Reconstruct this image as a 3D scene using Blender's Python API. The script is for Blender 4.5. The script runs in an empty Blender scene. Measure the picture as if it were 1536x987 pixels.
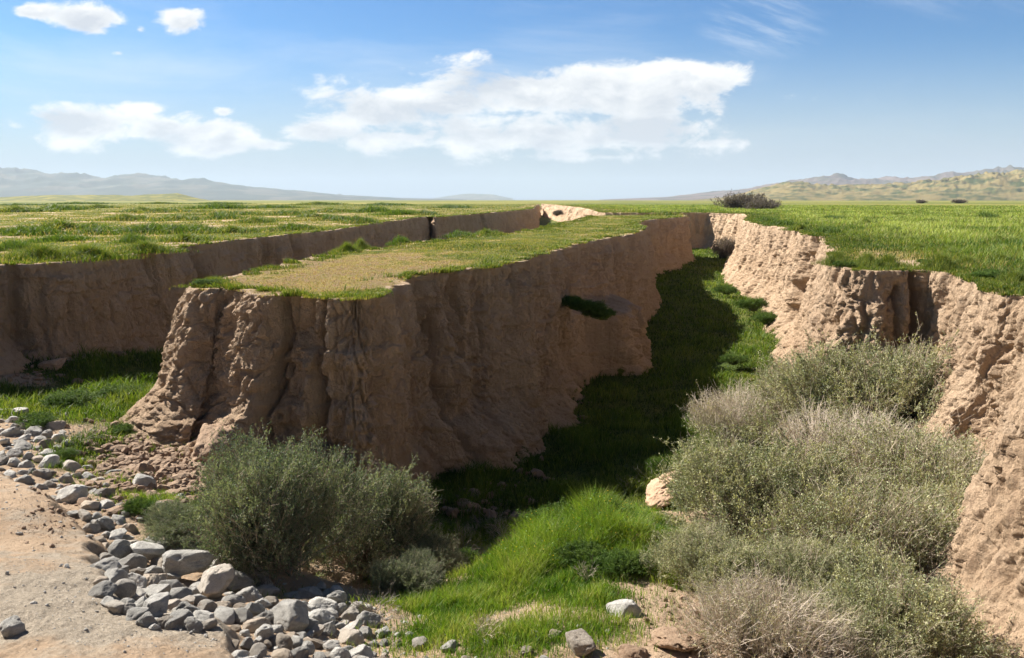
import bpy, math, random
import numpy as np
from math import radians as R, sin, cos, tan, pi
random.seed(7); RNG = np.random.default_rng(11)
S = bpy.context.scene
COL = S.collection

# ------------------------------------------------------------------ camera
H0 = 2.6; FOC = 1200.0; PITCH = math.atan(193.5/FOC)
cam = bpy.data.objects.new('camera', bpy.data.cameras.new('camera')); COL.objects.link(cam)
cam.location = (0, 0, H0); cam.rotation_euler = (pi/2 - PITCH, 0, 0)
cam.data.sensor_width = 36; cam.data.lens = 36*FOC/1536
cam.data.clip_start = .1; cam.data.clip_end = 90000
S.camera = cam

# ------------------------------------------------------------------ light
SUN_EL = R(39.5); SUN_H = np.array([-.82, .57]); SUN_H /= np.linalg.norm(SUN_H)
to_sun = (SUN_H[0]*cos(SUN_EL), SUN_H[1]*cos(SUN_EL), sin(SUN_EL))
sun = bpy.data.objects.new('sun', bpy.data.lights.new('sun', 'SUN')); COL.objects.link(sun)
sun.data.energy = 5.0; sun.data.angle = R(.53); sun.data.color = (1, .94, .85)
from mathutils import Vector
sun.rotation_euler = Vector(to_sun).to_track_quat('Z', 'Y').to_euler()
sun.location = (-30, 30, 40)
S.view_settings.view_transform = 'Standard'; S.view_settings.look = 'None'
S.view_settings.gamma = 1; S.view_settings.use_curve_mapping = False
S.view_settings.exposure = 1.34
S.render.engine = 'CYCLES'
S.cycles.use_denoising = True; S.cycles.max_bounces = 6; S.cycles.diffuse_bounces = 2
S.cycles.transparent_max_bounces = 8; S.cycles.volume_bounces = 1
S.cycles.use_adaptive_sampling = True; S.cycles.adaptive_threshold = .015

def raydir(px, py):
    a = np.asarray(px, float) - 768; b = 493.5 - np.asarray(py, float)
    return np.stack([a, FOC*cos(PITCH) + b*sin(PITCH), -FOC*sin(PITCH) + b*cos(PITCH)], -1)
def at(px, py, z=0.0):
    d = raydir(px, py); t = (z - H0)/d[..., 2]
    return np.stack([d[..., 0]*t, d[..., 1]*t], -1)

# node helper
class NT:
    def __init__(s, tree): s.t = tree; s.n = tree.nodes; s.l = tree.links
    def new(s, typ, **kw):
        n = s.n.new(typ)
        for k, v in kw.items():
            setattr(n, k, v)
        return n
    def put(s, sock, v):
        if hasattr(v, 'is_output') or isinstance(v, bpy.types.NodeSocket): s.l.new(v, sock)
        else: sock.default_value = v
    def m(s, op, a, b=0.0, c=None, clamp=False):
        n = s.new('ShaderNodeMath', operation=op, use_clamp=clamp)
        s.put(n.inputs[0], a); s.put(n.inputs[1], b)
        if c is not None: s.put(n.inputs[2], c)
        return n.outputs[0]
    def mix(s, f, a, b, mode='MIX'):
        n = s.new('ShaderNodeMix', data_type='RGBA', blend_type=mode)
        s.put(n.inputs['Factor'], f)
        for i, v in ((6, a), (7, b)):
            if isinstance(v, tuple) and len(v) == 3: v = v + (1,)
            s.put(n.inputs[i], v)
        return n.outputs[2]
    def ramp(s, v, lo, hi, a=0.0, b=1.0, smooth=True):
        n = s.new('ShaderNodeMapRange', interpolation_type='SMOOTHSTEP' if smooth else 'LINEAR')
        s.put(n.inputs[0], v); n.inputs[1].default_value = lo; n.inputs[2].default_value = hi
        n.inputs[3].default_value = a; n.inputs[4].default_value = b
        return n.outputs[0]
    def noise(s, vec, scale, detail=6, rough=.55, dist=0.0, dim='3D'):
        n = s.new('ShaderNodeTexNoise', noise_dimensions=dim)
        if vec is not None: s.l.new(vec, n.inputs['Vector'])
        n.inputs['Scale'].default_value = scale; n.inputs['Detail'].default_value = detail
        n.inputs['Roughness'].default_value = rough; n.inputs['Distortion'].default_value = dist
        return n.outputs[0]
    def xyz(s, x, y, z):
        n = s.new('ShaderNodeCombineXYZ'); s.put(n.inputs[0], x); s.put(n.inputs[1], y); s.put(n.inputs[2], z)
        return n.outputs[0]

# ------------------------------------------------------------------ sky with clouds
W = bpy.data.worlds.new('World'); S.world = W; W.use_nodes = True
nt = NT(W.node_tree); nt.n.clear()
out = nt.new('ShaderNodeOutputWorld'); bg = nt.new('ShaderNodeBackground'); bg.inputs[1].default_value = .05
nt.l.new(bg.outputs[0], out.inputs[0])
sky = nt.new('ShaderNodeTexSky', sky_type='NISHITA', sun_disc=False)
sky.sun_elevation = SUN_EL; sky.sun_rotation = math.atan2(SUN_H[0], SUN_H[1])
sky.altitude = 600; sky.air_density = 1.0; sky.dust_density = .6; sky.ozone_density = 2.0
tc = nt.new('ShaderNodeTexCoord'); sp = nt.new('ShaderNodeSeparateXYZ'); nt.l.new(tc.outputs['Generated'], sp.inputs[0])
yy = nt.m('MAXIMUM', sp.outputs[1], .02)
u = nt.m('DIVIDE', sp.outputs[0], yy); v = nt.m('DIVIDE', sp.outputs[2], yy)
def uv(px, py):
    d = raydir(px, py); return d[0]/d[1], d[2]/d[1]
# cumulus clumps: centre and half size in photo pixels, weight
BL = [(840,140,260,34,.95),(1000,120,130,27,.92),(700,155,130,26,.85),(570,170,90,40,.9),(470,200,75,24,.8),(740,200,230,34,.95),
      (940,205,130,32,.95),(620,205,120,22,.7),(1080,115,60,26,.7),(120,190,90,30,.85),(205,163,40,8,.55),(310,203,80,24,.85),(260,190,40,10,.6),(90,178,60,16,.7),(335,168,22,8,.5),
      (55,18,38,12,.8),(130,30,52,22,.8),(275,30,36,20,.75),(178,80,18,7,.35),(210,45,12,8,.3),(860,235,220,16,.5),(1060,215,60,14,.5),(430,215,60,12,.7)]
mask = None
for (cx, cy, ax, ay, w) in BL:
    u0, v0 = uv(cx, cy); a = ax/FOC; b = ay/FOC
    du = nt.m('DIVIDE', nt.m('SUBTRACT', u, u0), a); dv = nt.m('DIVIDE', nt.m('SUBTRACT', v, v0), b)
    q = nt.m('SUBTRACT', w, nt.m('SQRT', nt.m('ADD', nt.m('MULTIPLY', du, du), nt.m('MULTIPLY', dv, dv))))
    mask = q if mask is None else nt.m('SMOOTH_MAX', mask, q, .25)
uvv = nt.xyz(u, nt.m('MULTIPLY', v, 1.9), 0.3)
n1 = nt.noise(uvv, 13, 12, .64, .25)
uvs = nt.xyz(nt.m('ADD', u, -.012), nt.m('MULTIPLY', nt.m('ADD', v, .016), 1.9), 0.3)
n2 = nt.noise(uvs, 13, 7, .58, .25)
nbig = nt.noise(uvv, 4.5, 5, .55)
uvb = nt.xyz(nt.m('ADD', u, -.02), nt.m('MULTIPLY', nt.m('ADD', v, .03), 1.9), 0.3)
nb2 = nt.noise(uvb, 4.5, 5, .55)
dens = nt.m('ADD', nt.m('MULTIPLY', nt.m('ADD', mask, .26), .68), nt.m('ADD', nt.m('MULTIPLY', nt.m('SUBTRACT', n1, .5), 2.3), nt.m('MULTIPLY', nt.m('SUBTRACT', nbig, .5), 1.3)))
cov = nt.m('MULTIPLY', nt.ramp(dens, -.04, .42), .98)
thick = nt.ramp(dens, .12, .62)
relief = nt.m('ADD', nt.m('MULTIPLY', nt.m('SUBTRACT', n1, n2), 2.6), nt.m('MULTIPLY', nt.m('SUBTRACT', nbig, nb2), 3.5))  # sunlit and shaded sides of the clouds, painted into their colour
grey = nt.m('SUBTRACT', nt.m('MULTIPLY', thick, .62), relief)
grey = nt.m('MINIMUM', nt.m('MAXIMUM', grey, 0), .9)
ccol = nt.mix(grey, (8.5, 8.5, 8.4), (5.2, 5.55, 6.1))
# thin high veil, then pale horizon haze painted into the sky colour
veil = nt.noise(nt.xyz(nt.m('ADD', nt.m('MULTIPLY', u, .8), nt.m('MULTIPLY', v, .9)), nt.m('MULTIPLY', v, 3.2), 1.7), 3.0, 8, .6, .4)
veilf = nt.m('MULTIPLY', nt.ramp(veil, .45, .85), .45)
u0, v0 = uv(1145, 35); du = nt.m('DIVIDE', nt.m('SUBTRACT', u, u0), .09); dv = nt.m('DIVIDE', nt.m('SUBTRACT', v, v0), .05)
cir = nt.ramp(nt.m('ADD', nt.m('MULTIPLY', du, du), nt.m('MULTIPLY', dv, dv)), 0, 1, 1, 0)
cirn = nt.noise(nt.xyz(nt.m('SUBTRACT', nt.m('MULTIPLY', u, 1.5), v), nt.m('MULTIPLY', nt.m('ADD', v, nt.m('MULTIPLY', u, .3)), 9), 3), 6, 8, .6)
veilf = nt.m('MAXIMUM', veilf, nt.m('MULTIPLY', cir, nt.m('MULTIPLY', nt.ramp(cirn, .4, .8), .5)))
hsv = nt.new('ShaderNodeHueSaturation'); nt.l.new(sky.outputs[0], hsv.inputs['Color']); hsv.inputs['Saturation'].default_value = 1.18; hsv.inputs['Value'].default_value = 1.13
base = nt.mix(veilf, nt.mix(1.0, hsv.outputs[0], (.45, .67, .85), 'MULTIPLY'), (7.6, 8.1, 8.7))
base = nt.mix(nt.ramp(v, .0, .21, .92, 0), base, (4.6, 5.1, 5.6))
# dim the sky overhead and behind the camera to cut ambient light
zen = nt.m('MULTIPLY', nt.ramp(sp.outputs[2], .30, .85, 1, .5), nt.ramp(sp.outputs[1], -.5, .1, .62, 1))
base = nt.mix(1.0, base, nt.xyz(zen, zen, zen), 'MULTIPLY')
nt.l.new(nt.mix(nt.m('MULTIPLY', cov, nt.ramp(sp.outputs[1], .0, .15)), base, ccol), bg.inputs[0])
W.cycles.sampling_method = 'MANUAL'; W.cycles.sample_map_resolution = 1024

# ------------------------------------------------------------------ numpy noise
_p = np.random.default_rng(5).permutation(256).astype(np.int32); _p = np.concatenate([_p]*3)
_g = np.random.default_rng(6).normal(size=(256, 3)); _g = (_g/np.linalg.norm(_g, axis=1)[:, None]).astype(np.float32)
_w = np.random.default_rng(8).random((256, 3)).astype(np.float32)
def _split(a):
    f = np.floor(a); return (f.astype(np.int64) & 255).astype(np.int32), (a - f).astype(np.float32)
def gn(x, y, z=0.0, seed=0):
    x, y, z = np.broadcast_arrays(np.asarray(x, float)+seed*17.3, np.asarray(y, float)+seed*7.7, np.asarray(z, float)+seed*3.1)
    X, x = _split(x); Y, y = _split(y); Z, z = _split(z)
    f = lambda t: t*t*t*(t*(t*6-15)+10)
    fx, fy, fz = f(x), f(y), f(z); r = 0
    for i in (0, 1):
        for j in (0, 1):
            for k in (0, 1):
                h = _p[_p[_p[(X+i) & 255] + ((Y+j) & 255)] + ((Z+k) & 255)]; g = _g[h]
                d = g[..., 0]*(x-i) + g[..., 1]*(y-j) + g[..., 2]*(z-k)
                r = r + d*(fx if i else 1-fx)*(fy if j else 1-fy)*(fz if k else 1-fz)
    return r*1.4
def fbm(x, y, z=0.0, o=4, seed=0, gain=.5):
    r = 0; a = 1.0; t = 0
    for i in range(o):
        r = r + a*gn(x*2.03**i, y*2.03**i, z*2.03**i, seed+i); t += a; a *= gain
    return r/t*1.35
def ridged(x, y, z=0.0, o=3, seed=0):
    r = 0; a = 1.0; t = 0
    for i in range(o):
        r = r + a*(1 - 2*np.abs(gn(x*2.1**i, y*2.1**i, z*2.1**i, seed+i))); t += a; a *= .5
    return r/t
def worley(x, y, z, seed=0):
    x = np.asarray(x)+seed*5.1; X, fx = _split(x); Y, fy = _split(y); Z, fz = _split(z)
    f1 = np.full(fx.shape, 9., np.float32); f2 = f1.copy()
    for i in (-1, 0, 1):
        for j in (-1, 0, 1):
            for k in (-1, 0, 1):
                h = _p[_p[_p[(X+i) & 255] + ((Y+j) & 255)] + ((Z+k) & 255)]; w = _w[h]
                d = (i+w[..., 0]-fx)**2 + (j+w[..., 1]-fy)**2 + (k+w[..., 2]-fz)**2
                f2 = np.minimum(f2, np.maximum(f1, d)); f1 = np.minimum(f1, d)
    return np.sqrt(f1), np.sqrt(f2)
def cells(x, y, z, seed=0):
    """random value of the nearest cell: steps with sharp edges, like fractured soil"""
    x = np.asarray(x)+seed*5.1; X, fx = _split(x); Y, fy = _split(y); Z, fz = _split(z); f1 = np.full(fx.shape, 9., np.float32); v_ = f1*0
    for i in (-1, 0, 1):
        for j in (-1, 0, 1):
            for k in (-1, 0, 1):
                h = _p[_p[_p[(X+i) & 255] + ((Y+j) & 255)] + ((Z+k) & 255)]; w = _w[h]; d = (i+w[..., 0]-fx)**2 + (j+w[..., 1]-fy)**2 + (k+w[..., 2]-fz)**2
                m = d < f1; v_ = np.where(m, _w[(h+91) & 255][..., 0], v_); f1 = np.minimum(f1, d)
    return v_
def ss(a, b, x):
    t = np.clip((x-a)/(b-a), 0, 1); return t*t*(3-2*t)

# ------------------------------------------------------------------ plan of the rims
def catmull(P, n=12):
    P = np.asarray(P, float); o = []
    for i in range(len(P)-1):
        p0 = P[max(i-1, 0)]; p1 = P[i]; p2 = P[i+1]; p3 = P[min(i+2, len(P)-1)]
        # centripetal-ish: limit tangents
        L = np.linalg.norm(p2[:2]-p1[:2])
        def tg(a, b, c):
            t = (c-a)*.5; l = np.linalg.norm(t[:2]); return t*min(1, 1.1*L/max(l, 1e-6))
        m1 = tg(p0, p1, p2); m2 = tg(p1, p2, p3)
        for t in np.linspace(0, 1, n, endpoint=False):
            o.append((2*t**3-3*t*t+1)*p1 + (t**3-2*t*t+t)*m1 + (-2*t**3+3*t*t)*p2 + (t**3-t*t)*m2)
    o.append(P[-1]); return np.array(o)
def resample(P):
    seg = np.linalg.norm(np.diff(P[:, :2], axis=0), axis=1); s = np.r_[0, np.cumsum(seg)]
    # density by distance from the viewpoint
    dd = np.hypot(P[:, 0], P[:, 1]); ds = np.clip((dd-2)*.0016, .034, 1.0)
    w = np.r_[0, np.cumsum(seg/(.5*(ds[1:]+ds[:-1])))]
    n = int(w[-1])+1; sq = np.interp(np.linspace(0, w[-1], n), w, s)
    return np.stack([np.interp(sq, s, P[:, k]) for k in range(P.shape[1])], 1), sq
def A(px, py, *par): return list(at(px, py)) + list(par)
# x, y, batter (outward lean at the foot), talus (outward spread of the lowest part)
LEFT = [[-70,6,.8,.4],[-40,14,.8,.4],[-27,22,.7,.4],A(-60,408,.6,.5),A(0,398,.5,.6),A(100,393,.5,.4),A(180,384,.5,.4),A(245,375,.6,.4),A(350,360,.6,.4),A(430,352,.6,.4),
        A(500,345,.6,.4),A(580,333,.8,.4),A(640,325,.8,.4),A(655,325.5,1,.4),A(700,322,1,.4),A(760,317,1,.4),A(796,313.5,1,.4),A(803,309.5,1,.4),A(808,306.2,1,.4)]
RIGHT = [A(812,305.8,1,.4),A(830,307.2,3,1),A(850,309,3,1),A(880,313,3,1),A(905,319,2,1),A(960,319.5,1,.5),A(1023,319.3,2,1),A(1068,319.3,2.5,1),
         A(1118,321.5,2.2,1),A(1118,331,1.8,1),A(1148,337.5,1.8,.9),A(1190,343.5,1.8,.9),A(1206,352,1.6,1),A(1236,356,1.8,1),A(1244,372,2.0,1),A(1247,394,1.6,1.2),
         A(1273,404,1.2,1.6),A(1323,406,1.0,1.2),A(1368,407.5,.7,1),A(1392,406.5,.5,1),A(1433,412.5,1.2,1.0),A(1468,430,1.4,1.2),A(1500,440,1.6,1.2),A(1536,443,1.8,1.2),
         [13.4,19.3,1.6,1.2],[12.0,16.8,1.6,1.2],[10.0,14.4,1.5,1.0],[8.4,12.6,1.3,.9],[7.8,10.6,1.2,.8],[7.9,8.4,1.3,.8],[8.6,4,1.5,1],[9,-4,1,1],[9,-60,1,1]]
MESA = [A(283,428,1.6,.8),A(300,434,1.9,.8),A(345,432,1.7,.8),A(385,444,1.1,.8),A(430,443,.7,.7),A(475,447,.5,.7),A(520,450,.4,.7),A(553,449,.4,.7),A(577,440,.3,.7),
        A(603,424,.3,.8),A(645,412,.3,.6),A(678,408,.4,.7),A(700,405,.4,.8),A(750,400,.4,.7),A(800,387,.4,.6),A(850,372,.4,.7),A(900,360,.4,.7),A(958,348,.4,.5),
        A(968,340,.5,.8),A(957,334,.5,.8),A(985,329,.6,.8),A(1024,325.5,.6,.8),A(1030,323.8,.8,.8),A(1015,322.6,.8,.8),A(900,323.2,.8,.5),A(862,330,.8,.5),A(830,336,.8,.5),A(812,342,.8,.5),A(760,350,.8,.5),
        A(640,362,.7,.5),A(540,375,.6,.5),A(500,380,.6,.5),A(420,397,.6,.6),A(340,414,1.0,.8),A(283,428,1.6,.8)]
def scallop(P, closed=False):
    T = np.gradient(P[:, :2], axis=0); T /= np.maximum(np.linalg.norm(T, axis=1), 1e-9)[:, None]
    N = np.stack([T[:, 1], -T[:, 0]], 1)      # right hand side of travel
    x, y = P[:, 0], P[:, 1]
    j = (.34+.3*ss(28, 60, np.hypot(x, y)))*fbm(x*.55, y*.55, 0, 4, 31) + .20*fbm(x*1.9, y*1.9, 0, 4, 37, .6)
    if closed: j *= ss(0, .5, np.hypot(x-P[0, 0], y-P[0, 1]))
    Q = P.copy(); Q[:, :2] += N*j[:, None]
    return Q
rimL, sL = resample(catmull(LEFT)); rimR, sR = resample(catmull(RIGHT)); rimM, sM = resample(catmull(MESA))
rimL = scallop(rimL); rimR = scallop(rimR); rimM = scallop(rimM, True)
gully = np.concatenate([rimL[:, :2], rimR[:, :2], [[9, -60], [-70, -60]]])
def simp(P, k): return P[::k]
g_c = np.concatenate([simp(rimL[:, :2], 25), simp(rimR[:, :2], 25), [[9, -60], [-70, -60]]]); m_c = simp(rimM[:-1, :2], 25)
g_f = np.concatenate([simp(rimL[:, :2], 4), simp(rimR[:, :2], 4), [[9, -60], [-70, -60]]]); m_f = simp(rimM[:-1, :2], 4)
def _sd(poly, x, y):
    A_ = poly; B_ = np.roll(poly, -1, 0); best = np.full(x.shape, 1e18); ins = np.zeros(x.shape, bool)
    for (ax, ay), (bx, by) in zip(A_, B_):
        dx, dy = bx-ax, by-ay; L = dx*dx+dy*dy
        if L < 1e-12: continue
        t = np.clip(((x-ax)*dx+(y-ay)*dy)/L, 0, 1)
        best = np.minimum(best, (x-ax-t*dx)**2 + (y-ay-t*dy)**2)
        if ay != by:
            c = ((ay > y) != (by > y)) & (x < (bx-ax)*(y-ay)/(by-ay)+ax); ins ^= c
    return np.sqrt(best)*np.where(ins, 1, -1)
from mathutils.kdtree import KDTree
def _rimdata():
    Vs, Ns = [], []
    for P in (rimL, rimR, rimM[:-1]):
        T = np.gradient(P[:, :2], axis=0); T /= np.maximum(np.linalg.norm(T, axis=1), 1e-9)[:, None]
        Vs.append(P[:, :2]); Ns.append(np.stack([T[:, 1], -T[:, 0]], 1))
    V = np.concatenate(Vs); N = np.concatenate(Ns); kd = KDTree(len(V))
    for k, (a, b) in enumerate(V): kd.insert((a, b, 0), k)
    kd.balance(); return V, N, kd
RV, RN, RKD = _rimdata()
def dist_top(x, y):
    """signed distance to the nearest rim, positive on top of plateau or mesa"""
    x = np.asarray(x, float); y = np.asarray(y, float); sh = x.shape; x = x.ravel(); y = y.ravel()
    d = np.maximum(-_sd(g_c, x, y), _sd(m_c, x, y))
    idx = np.where((np.abs(d) < 2.2 + .008*np.hypot(x, y)) & (y > 0))[0]
    if len(idx):
        f = RKD.find; n = np.array([f((a, b, 0))[1] for a, b in zip(x[idx].tolist(), y[idx].tolist())])
        dx = x[idx]-RV[n, 0]; dy = y[idx]-RV[n, 1]; sg = dx*RN[n, 0] + dy*RN[n, 1]
        d[idx] = -np.sign(sg)*np.hypot(dx, dy)
    return d.reshape(sh)

# ------------------------------------------------------------------ floor and top heights
def ctl(L): return np.array([list(at(a, b, z)) + [z] for a, b, z in L])
FP = ctl([(-100,560,-3.6),(60,545,-3.9),(250,518,-5.0),(150,585,-4.7),(60,625,-3.8),(0,640,-3.5),(210,610,-4.4),(170,660,-4.1),(80,670,-3.6),
  (0,700,-3.2),(0,760,-2.8),(0,900,-2.2),(-200,900,-2.0),(150,987,-2.15),(100,850,-2.7),(300,980,-2.4),(60,760,-3.0),(130,740,-3.6),(250,850,-3.35),(180,790,-3.5),(200,720,-3.9),
  (300,720,-4.5),(240,690,-4.1),(400,880,-4.1),(330,830,-4.0),(350,930,-3.0),(450,987,-2.9),(560,950,-3.5),(600,880,-5.7),(480,850,-5.4),(660,850,-6.1),(560,850,-5.9),(500,780,-5.6),(620,820,-6.2),(700,790,-6.8),(620,700,-6.8),(720,720,-7.0),
  (620,960,-3.5),(700,900,-4.1),(850,930,-3.2),(870,850,-3.7),(900,790,-3.9),(820,800,-4.1),(740,825,-5.6),(850,987,-2.8),(700,987,-3.0),(1000,970,-2.75),(1000,900,-3.1),(1005,745,-3.5),(985,820,-3.4),(1040,760,-3.9),
  (1100,900,-3.8),(1130,960,-3.4),(1200,800,-4.4),(1300,740,-4.8),(1200,660,-5.6),(1100,670,-6.0),(1350,900,-4.4),(1400,980,-4.0),(1400,760,-4.6),(850,700,-7.4),(960,690,-6.9),(900,600,-7.8),(1000,500,-7.9),(1050,560,-7.5),(1150,520,-7.1),(980,520,-7.9),
  (1330,640,-5.2),(300,500,-5.0),(1050,410,-7.2),(500,400,-5.0)])
FP = np.vstack([FP, [[-12,2,.9],[0,1,.9],[8,1,.9],[-20,4,.5],[-4,4,-.35],[2,4,-.4],[6,4,-.6],[-4,6,-1.5],[2,6,-1.7],[6,6.5,-2.4],[-9,6,-1.2],[-16,12,-2.2],[-22,20,-3.2],[8,9,-3.9],[1.5,19.5,-6.6],[3.5,19,-6.4]]])
PAD = at(np.array([-400,-60,0,50,90,140,150,200,310,345,380]), np.array([690,700,712,738,780,810,870,938,940,960,1100]), np.array([-3.2,-3.2,-3.2,-3.1,-3.1,-3.1,-2.8,-2.6,-2.6,-2.5,-2.3]))
PAD = np.vstack([PAD, [[-2, 5], [-14, 5], [-40, 12]]])
def _floor_raw(x, y):
    x = np.asarray(x, float); y = np.asarray(y, float); r = np.hypot(x, y)
    num = 0; den = 0
    for (a, b, z) in FP:
        w = np.exp(-(((x-a)**2+(y-b)**2)/(2*(.35+.055*math.hypot(a, b))**2))) + 1e-5/((x-a)**2+(y-b)**2+1)
        num = num + w*z; den = den + w
    z = num/den
    z = z*(1-ss(55, 90, r)) + (-5.0 - 2.2*ss(-.12, .02, x/np.maximum(y, 1)))*ss(55, 90, r)
    return z
_GX = np.arange(-46, 46.01, .12); _GY = np.arange(-2, 92.01, .12)
_GZ = _floor_raw(*np.meshgrid(_GX, _GY))
def floor_raw(x, y):
    x = np.asarray(x, float); y = np.asarray(y, float); x, y = np.broadcast_arrays(x, y)
    fx = (x+46)/.12; fy = (y+2)/.12; ok = (fx > 0) & (fx < len(_GX)-1.01) & (fy > 0) & (fy < len(_GY)-1.01)
    cx = np.clip(fx, 0, len(_GX)-1.02); cy = np.clip(fy, 0, len(_GY)-1.02); i = cx.astype(int); j = cy.astype(int); u_ = cx-i; v_ = cy-j
    z = (_GZ[j, i]*(1-u_)+_GZ[j, i+1]*u_)*(1-v_) + (_GZ[j+1, i]*(1-u_)+_GZ[j+1, i+1]*u_)*v_
    if not ok.all():
        z = np.array(z); z[~ok] = _floor_raw(x[~ok], y[~ok])
    return z
def floorz(x, y, det=True):
    z = floor_raw(x, y); x = np.asarray(x, float); y = np.asarray(y, float)
    k = ss(.5, 3, y+0*x)
    dp = _sd(PAD, x.ravel(), y.ravel()).reshape(x.shape)
    pad = ss(-.22, .10, dp + .22*fbm(x*1.6, y*1.6, 0, 3, 51))
    z = z + .30*pad*k
    z = z + .10*fbm(x*.6, y*.6, 0, 3, 41)*k*(1-.6*pad)
    if det:
        rough = 1-ss(20, 45, np.hypot(x, y))
        z = z + (.045*fbm(x*3, y*3, 0, 4, 43, .6) + .012*fbm(x*16, y*16, 0, 2, 44))*k*rough*(1-.1*pad)
    return z
_GF = None
def floor_fast(x, y):
    global _GF
    if _GF is None: _GF = floorz(*np.meshgrid(_GX, _GY), False)
    fx = np.clip((x+46)/.12, 0, len(_GX)-1.02); fy = np.clip((y+2)/.12, 0, len(_GY)-1.02); i = fx.astype(int); j = fy.astype(int); u_ = fx-i; v_ = fy-j
    return (_GF[j, i]*(1-u_)+_GF[j, i+1]*u_)*(1-v_) + (_GF[j+1, i]*(1-u_)+_GF[j+1, i+1]*u_)*v_
def topz(x, y):
    r = np.hypot(x, y)
    return .10*fbm(x*.12, y*.12, 0, 3, 61) + .045*fbm(x*.9, y*.9, 0, 3, 63) + .0*r
def hitF(px, py):
    d = raydir(px, py); d = d/np.linalg.norm(d, axis=-1)[..., None]; sh = d.shape[:-1]; d = d.reshape(-1, 3)
    t = np.full(len(d), 6.0); hit = np.zeros(len(d), bool)
    for _ in range(90):
        p = d*t[:, None]; g = H0 + p[:, 2] - floor_fast(p[:, 0], p[:, 1])
        t = t + g*1.3*.9/np.maximum(-d[:, 2]*1.0+.15, .2)*.55
    p = d*t[:, None]; p[:, 2] = floorz(p[:, 0], p[:, 1])
    return p.reshape(sh+(3,))

# cover: how green, how dry / pink, how gritty, in plan
def gauss(x, y, px, py, z, ax, ay=None):
    a, b = at(px, py, z); ay = ay or ax
    return np.exp(-(((x-a)/ax)**2 + ((y-b)/ay)**2))
def cover_top(x, y):
    n = fbm(x*.16, y*.10, 0, 4, 71); n2 = fbm(x*.7, y*.5, 0, 3, 72)
    inM = _sd(m_c, x.ravel(), y.ravel()).reshape(x.shape) > -1
    rightish = x > (10 + .12*y)
    g = np.where(rightish, .88 + .35*n + .25*n2, .44 + 1.0*n + .7*n2)
    bare = gauss(x, y, 1300, 380, 0, 4.0, 6) + gauss(x, y, 1360, 394, 0, 3.2, 2.5) + .8*gauss(x, y, 1440, 400, 0, 2.0, 2.0)
    g = g - .6*bare*rightish
    pink = gauss(x, y, 480, 410, 0, 3.5, 6) + gauss(x, y, 580, 392, 0, 3.0, 8) + gauss(x, y, 400, 425, 0, 3, 3)
    pink = ss(.30, .95, np.minimum(pink, .85) + 1.0*fbm(x*.65, y*.33, 0, 5, 73, .6))*ss(.03, .3, pink)*inM
    g = np.where(inM, np.clip(.62 + .5*n + .45*n2, 0, 1)*(1-.9*pink), g)
    return np.clip(g, 0, 1), pink
def cover_floor(x, y):
    n = fbm(x*.5, y*.5, 0, 4, 75)
    r = np.hypot(x, y)
    g = ss(19, 24, y + 1.5*n)*1.0
    for (px, py, z, a, w) in [(100,600,-4.2,2.6,1.0),(200,590,-4.0,2.3,1.0),(190,560,-4.4,4,1),(150,670,-3.9,1.5,1.0),(120,640,-4.0,1.8,1.0),(40,595,-4.0,2.5,1.0),(760,955,-3.2,1.1,.7),(880,945,-3.1,.8,.55),(1000,860,-3.5,.6,.5),(90,690,-3.7,.8,.8),(250,770,-4,1.0,.8),(880,800,-3.7,1.5,1.2),(800,860,-3.7,1.3,1.1),(680,900,-3.7,1.1,1.1),
                              (650,950,-3.4,.8,.9),(900,900,-3.3,.9,.7),(180,720,-3.8,.9,.45),(400,890,-3.8,.5,.3),(690,815,-6.4,1.6,.8),(620,860,-5.8,1.0,.6),(980,720,-4.0,.7,.6),(1040,620,-4.5,1.5,.6),(760,950,-3.2,.8,.6)]:
        g = np.maximum(g, w*gauss(x, y, px, py, z, a)*(1+.5*n))
    rub = .7*gauss(x, y, 20, 555, -3.7, 1.6, 1.2) + gauss(x, y, 0, 640, -3.5, 2.0, 1.6)
    g = g*(1-np.clip(rub*1.5, 0, 1))
    return np.clip(g + .25*n*(g > .15), 0, 1)

# ------------------------------------------------------------------ mesh helper
def mesh_np(name, V, F, mat, attrs=None, smooth=True, parent=None, link=True):
    me = bpy.data.meshes.new(name); V = np.ascontiguousarray(V, np.float32)
    me.vertices.add(len(V)); me.vertices.foreach_set('co', V.ravel())
    Fs = F if isinstance(F, list) else [F]; Fs = [f for f in Fs if len(f)]
    idx = np.concatenate([f.ravel() for f in Fs]).astype(np.int32)
    tot = np.concatenate([np.full(len(f), f.shape[1]) for f in Fs]).astype(np.int32)
    me.loops.add(len(idx)); me.loops.foreach_set('vertex_index', idx)
    me.polygons.add(len(tot)); me.polygons.foreach_set('loop_start', np.r_[0, np.cumsum(tot)[:-1]].astype(np.int32))
    me.polygons.foreach_set('loop_total', tot)
    me.polygons.foreach_set('use_smooth', np.full(len(tot), smooth))
    me.update(calc_edges=True); me.validate()
    for k, a in (attrs or {}).items():
        c = me.color_attributes.new(k, 'FLOAT_COLOR', 'POINT'); a = np.asarray(a, np.float32)
        if a.shape[1] == 3: a = np.concatenate([a, np.ones((len(a), 1), np.float32)], 1)
        c.data.foreach_set('color', np.ascontiguousarray(a).ravel())
    me.materials.append(mat)
    o = bpy.data.objects.new(name, me)
    if link: COL.objects.link(o)
    if parent: o.parent = parent
    return o
def gridF(nr, nc):
    i = np.arange(nr*nc).reshape(nr, nc)
    return np.stack([i[:-1, :-1], i[:-1, 1:], i[1:, 1:], i[1:, :-1]], -1).reshape(-1, 4)
def tag(o, label=None, cat=None, group=None, kind=None):
    for k, v_ in (('label', label), ('category', cat), ('group', group), ('kind', kind)):
        if v_: o[k] = v_
    return o

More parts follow.
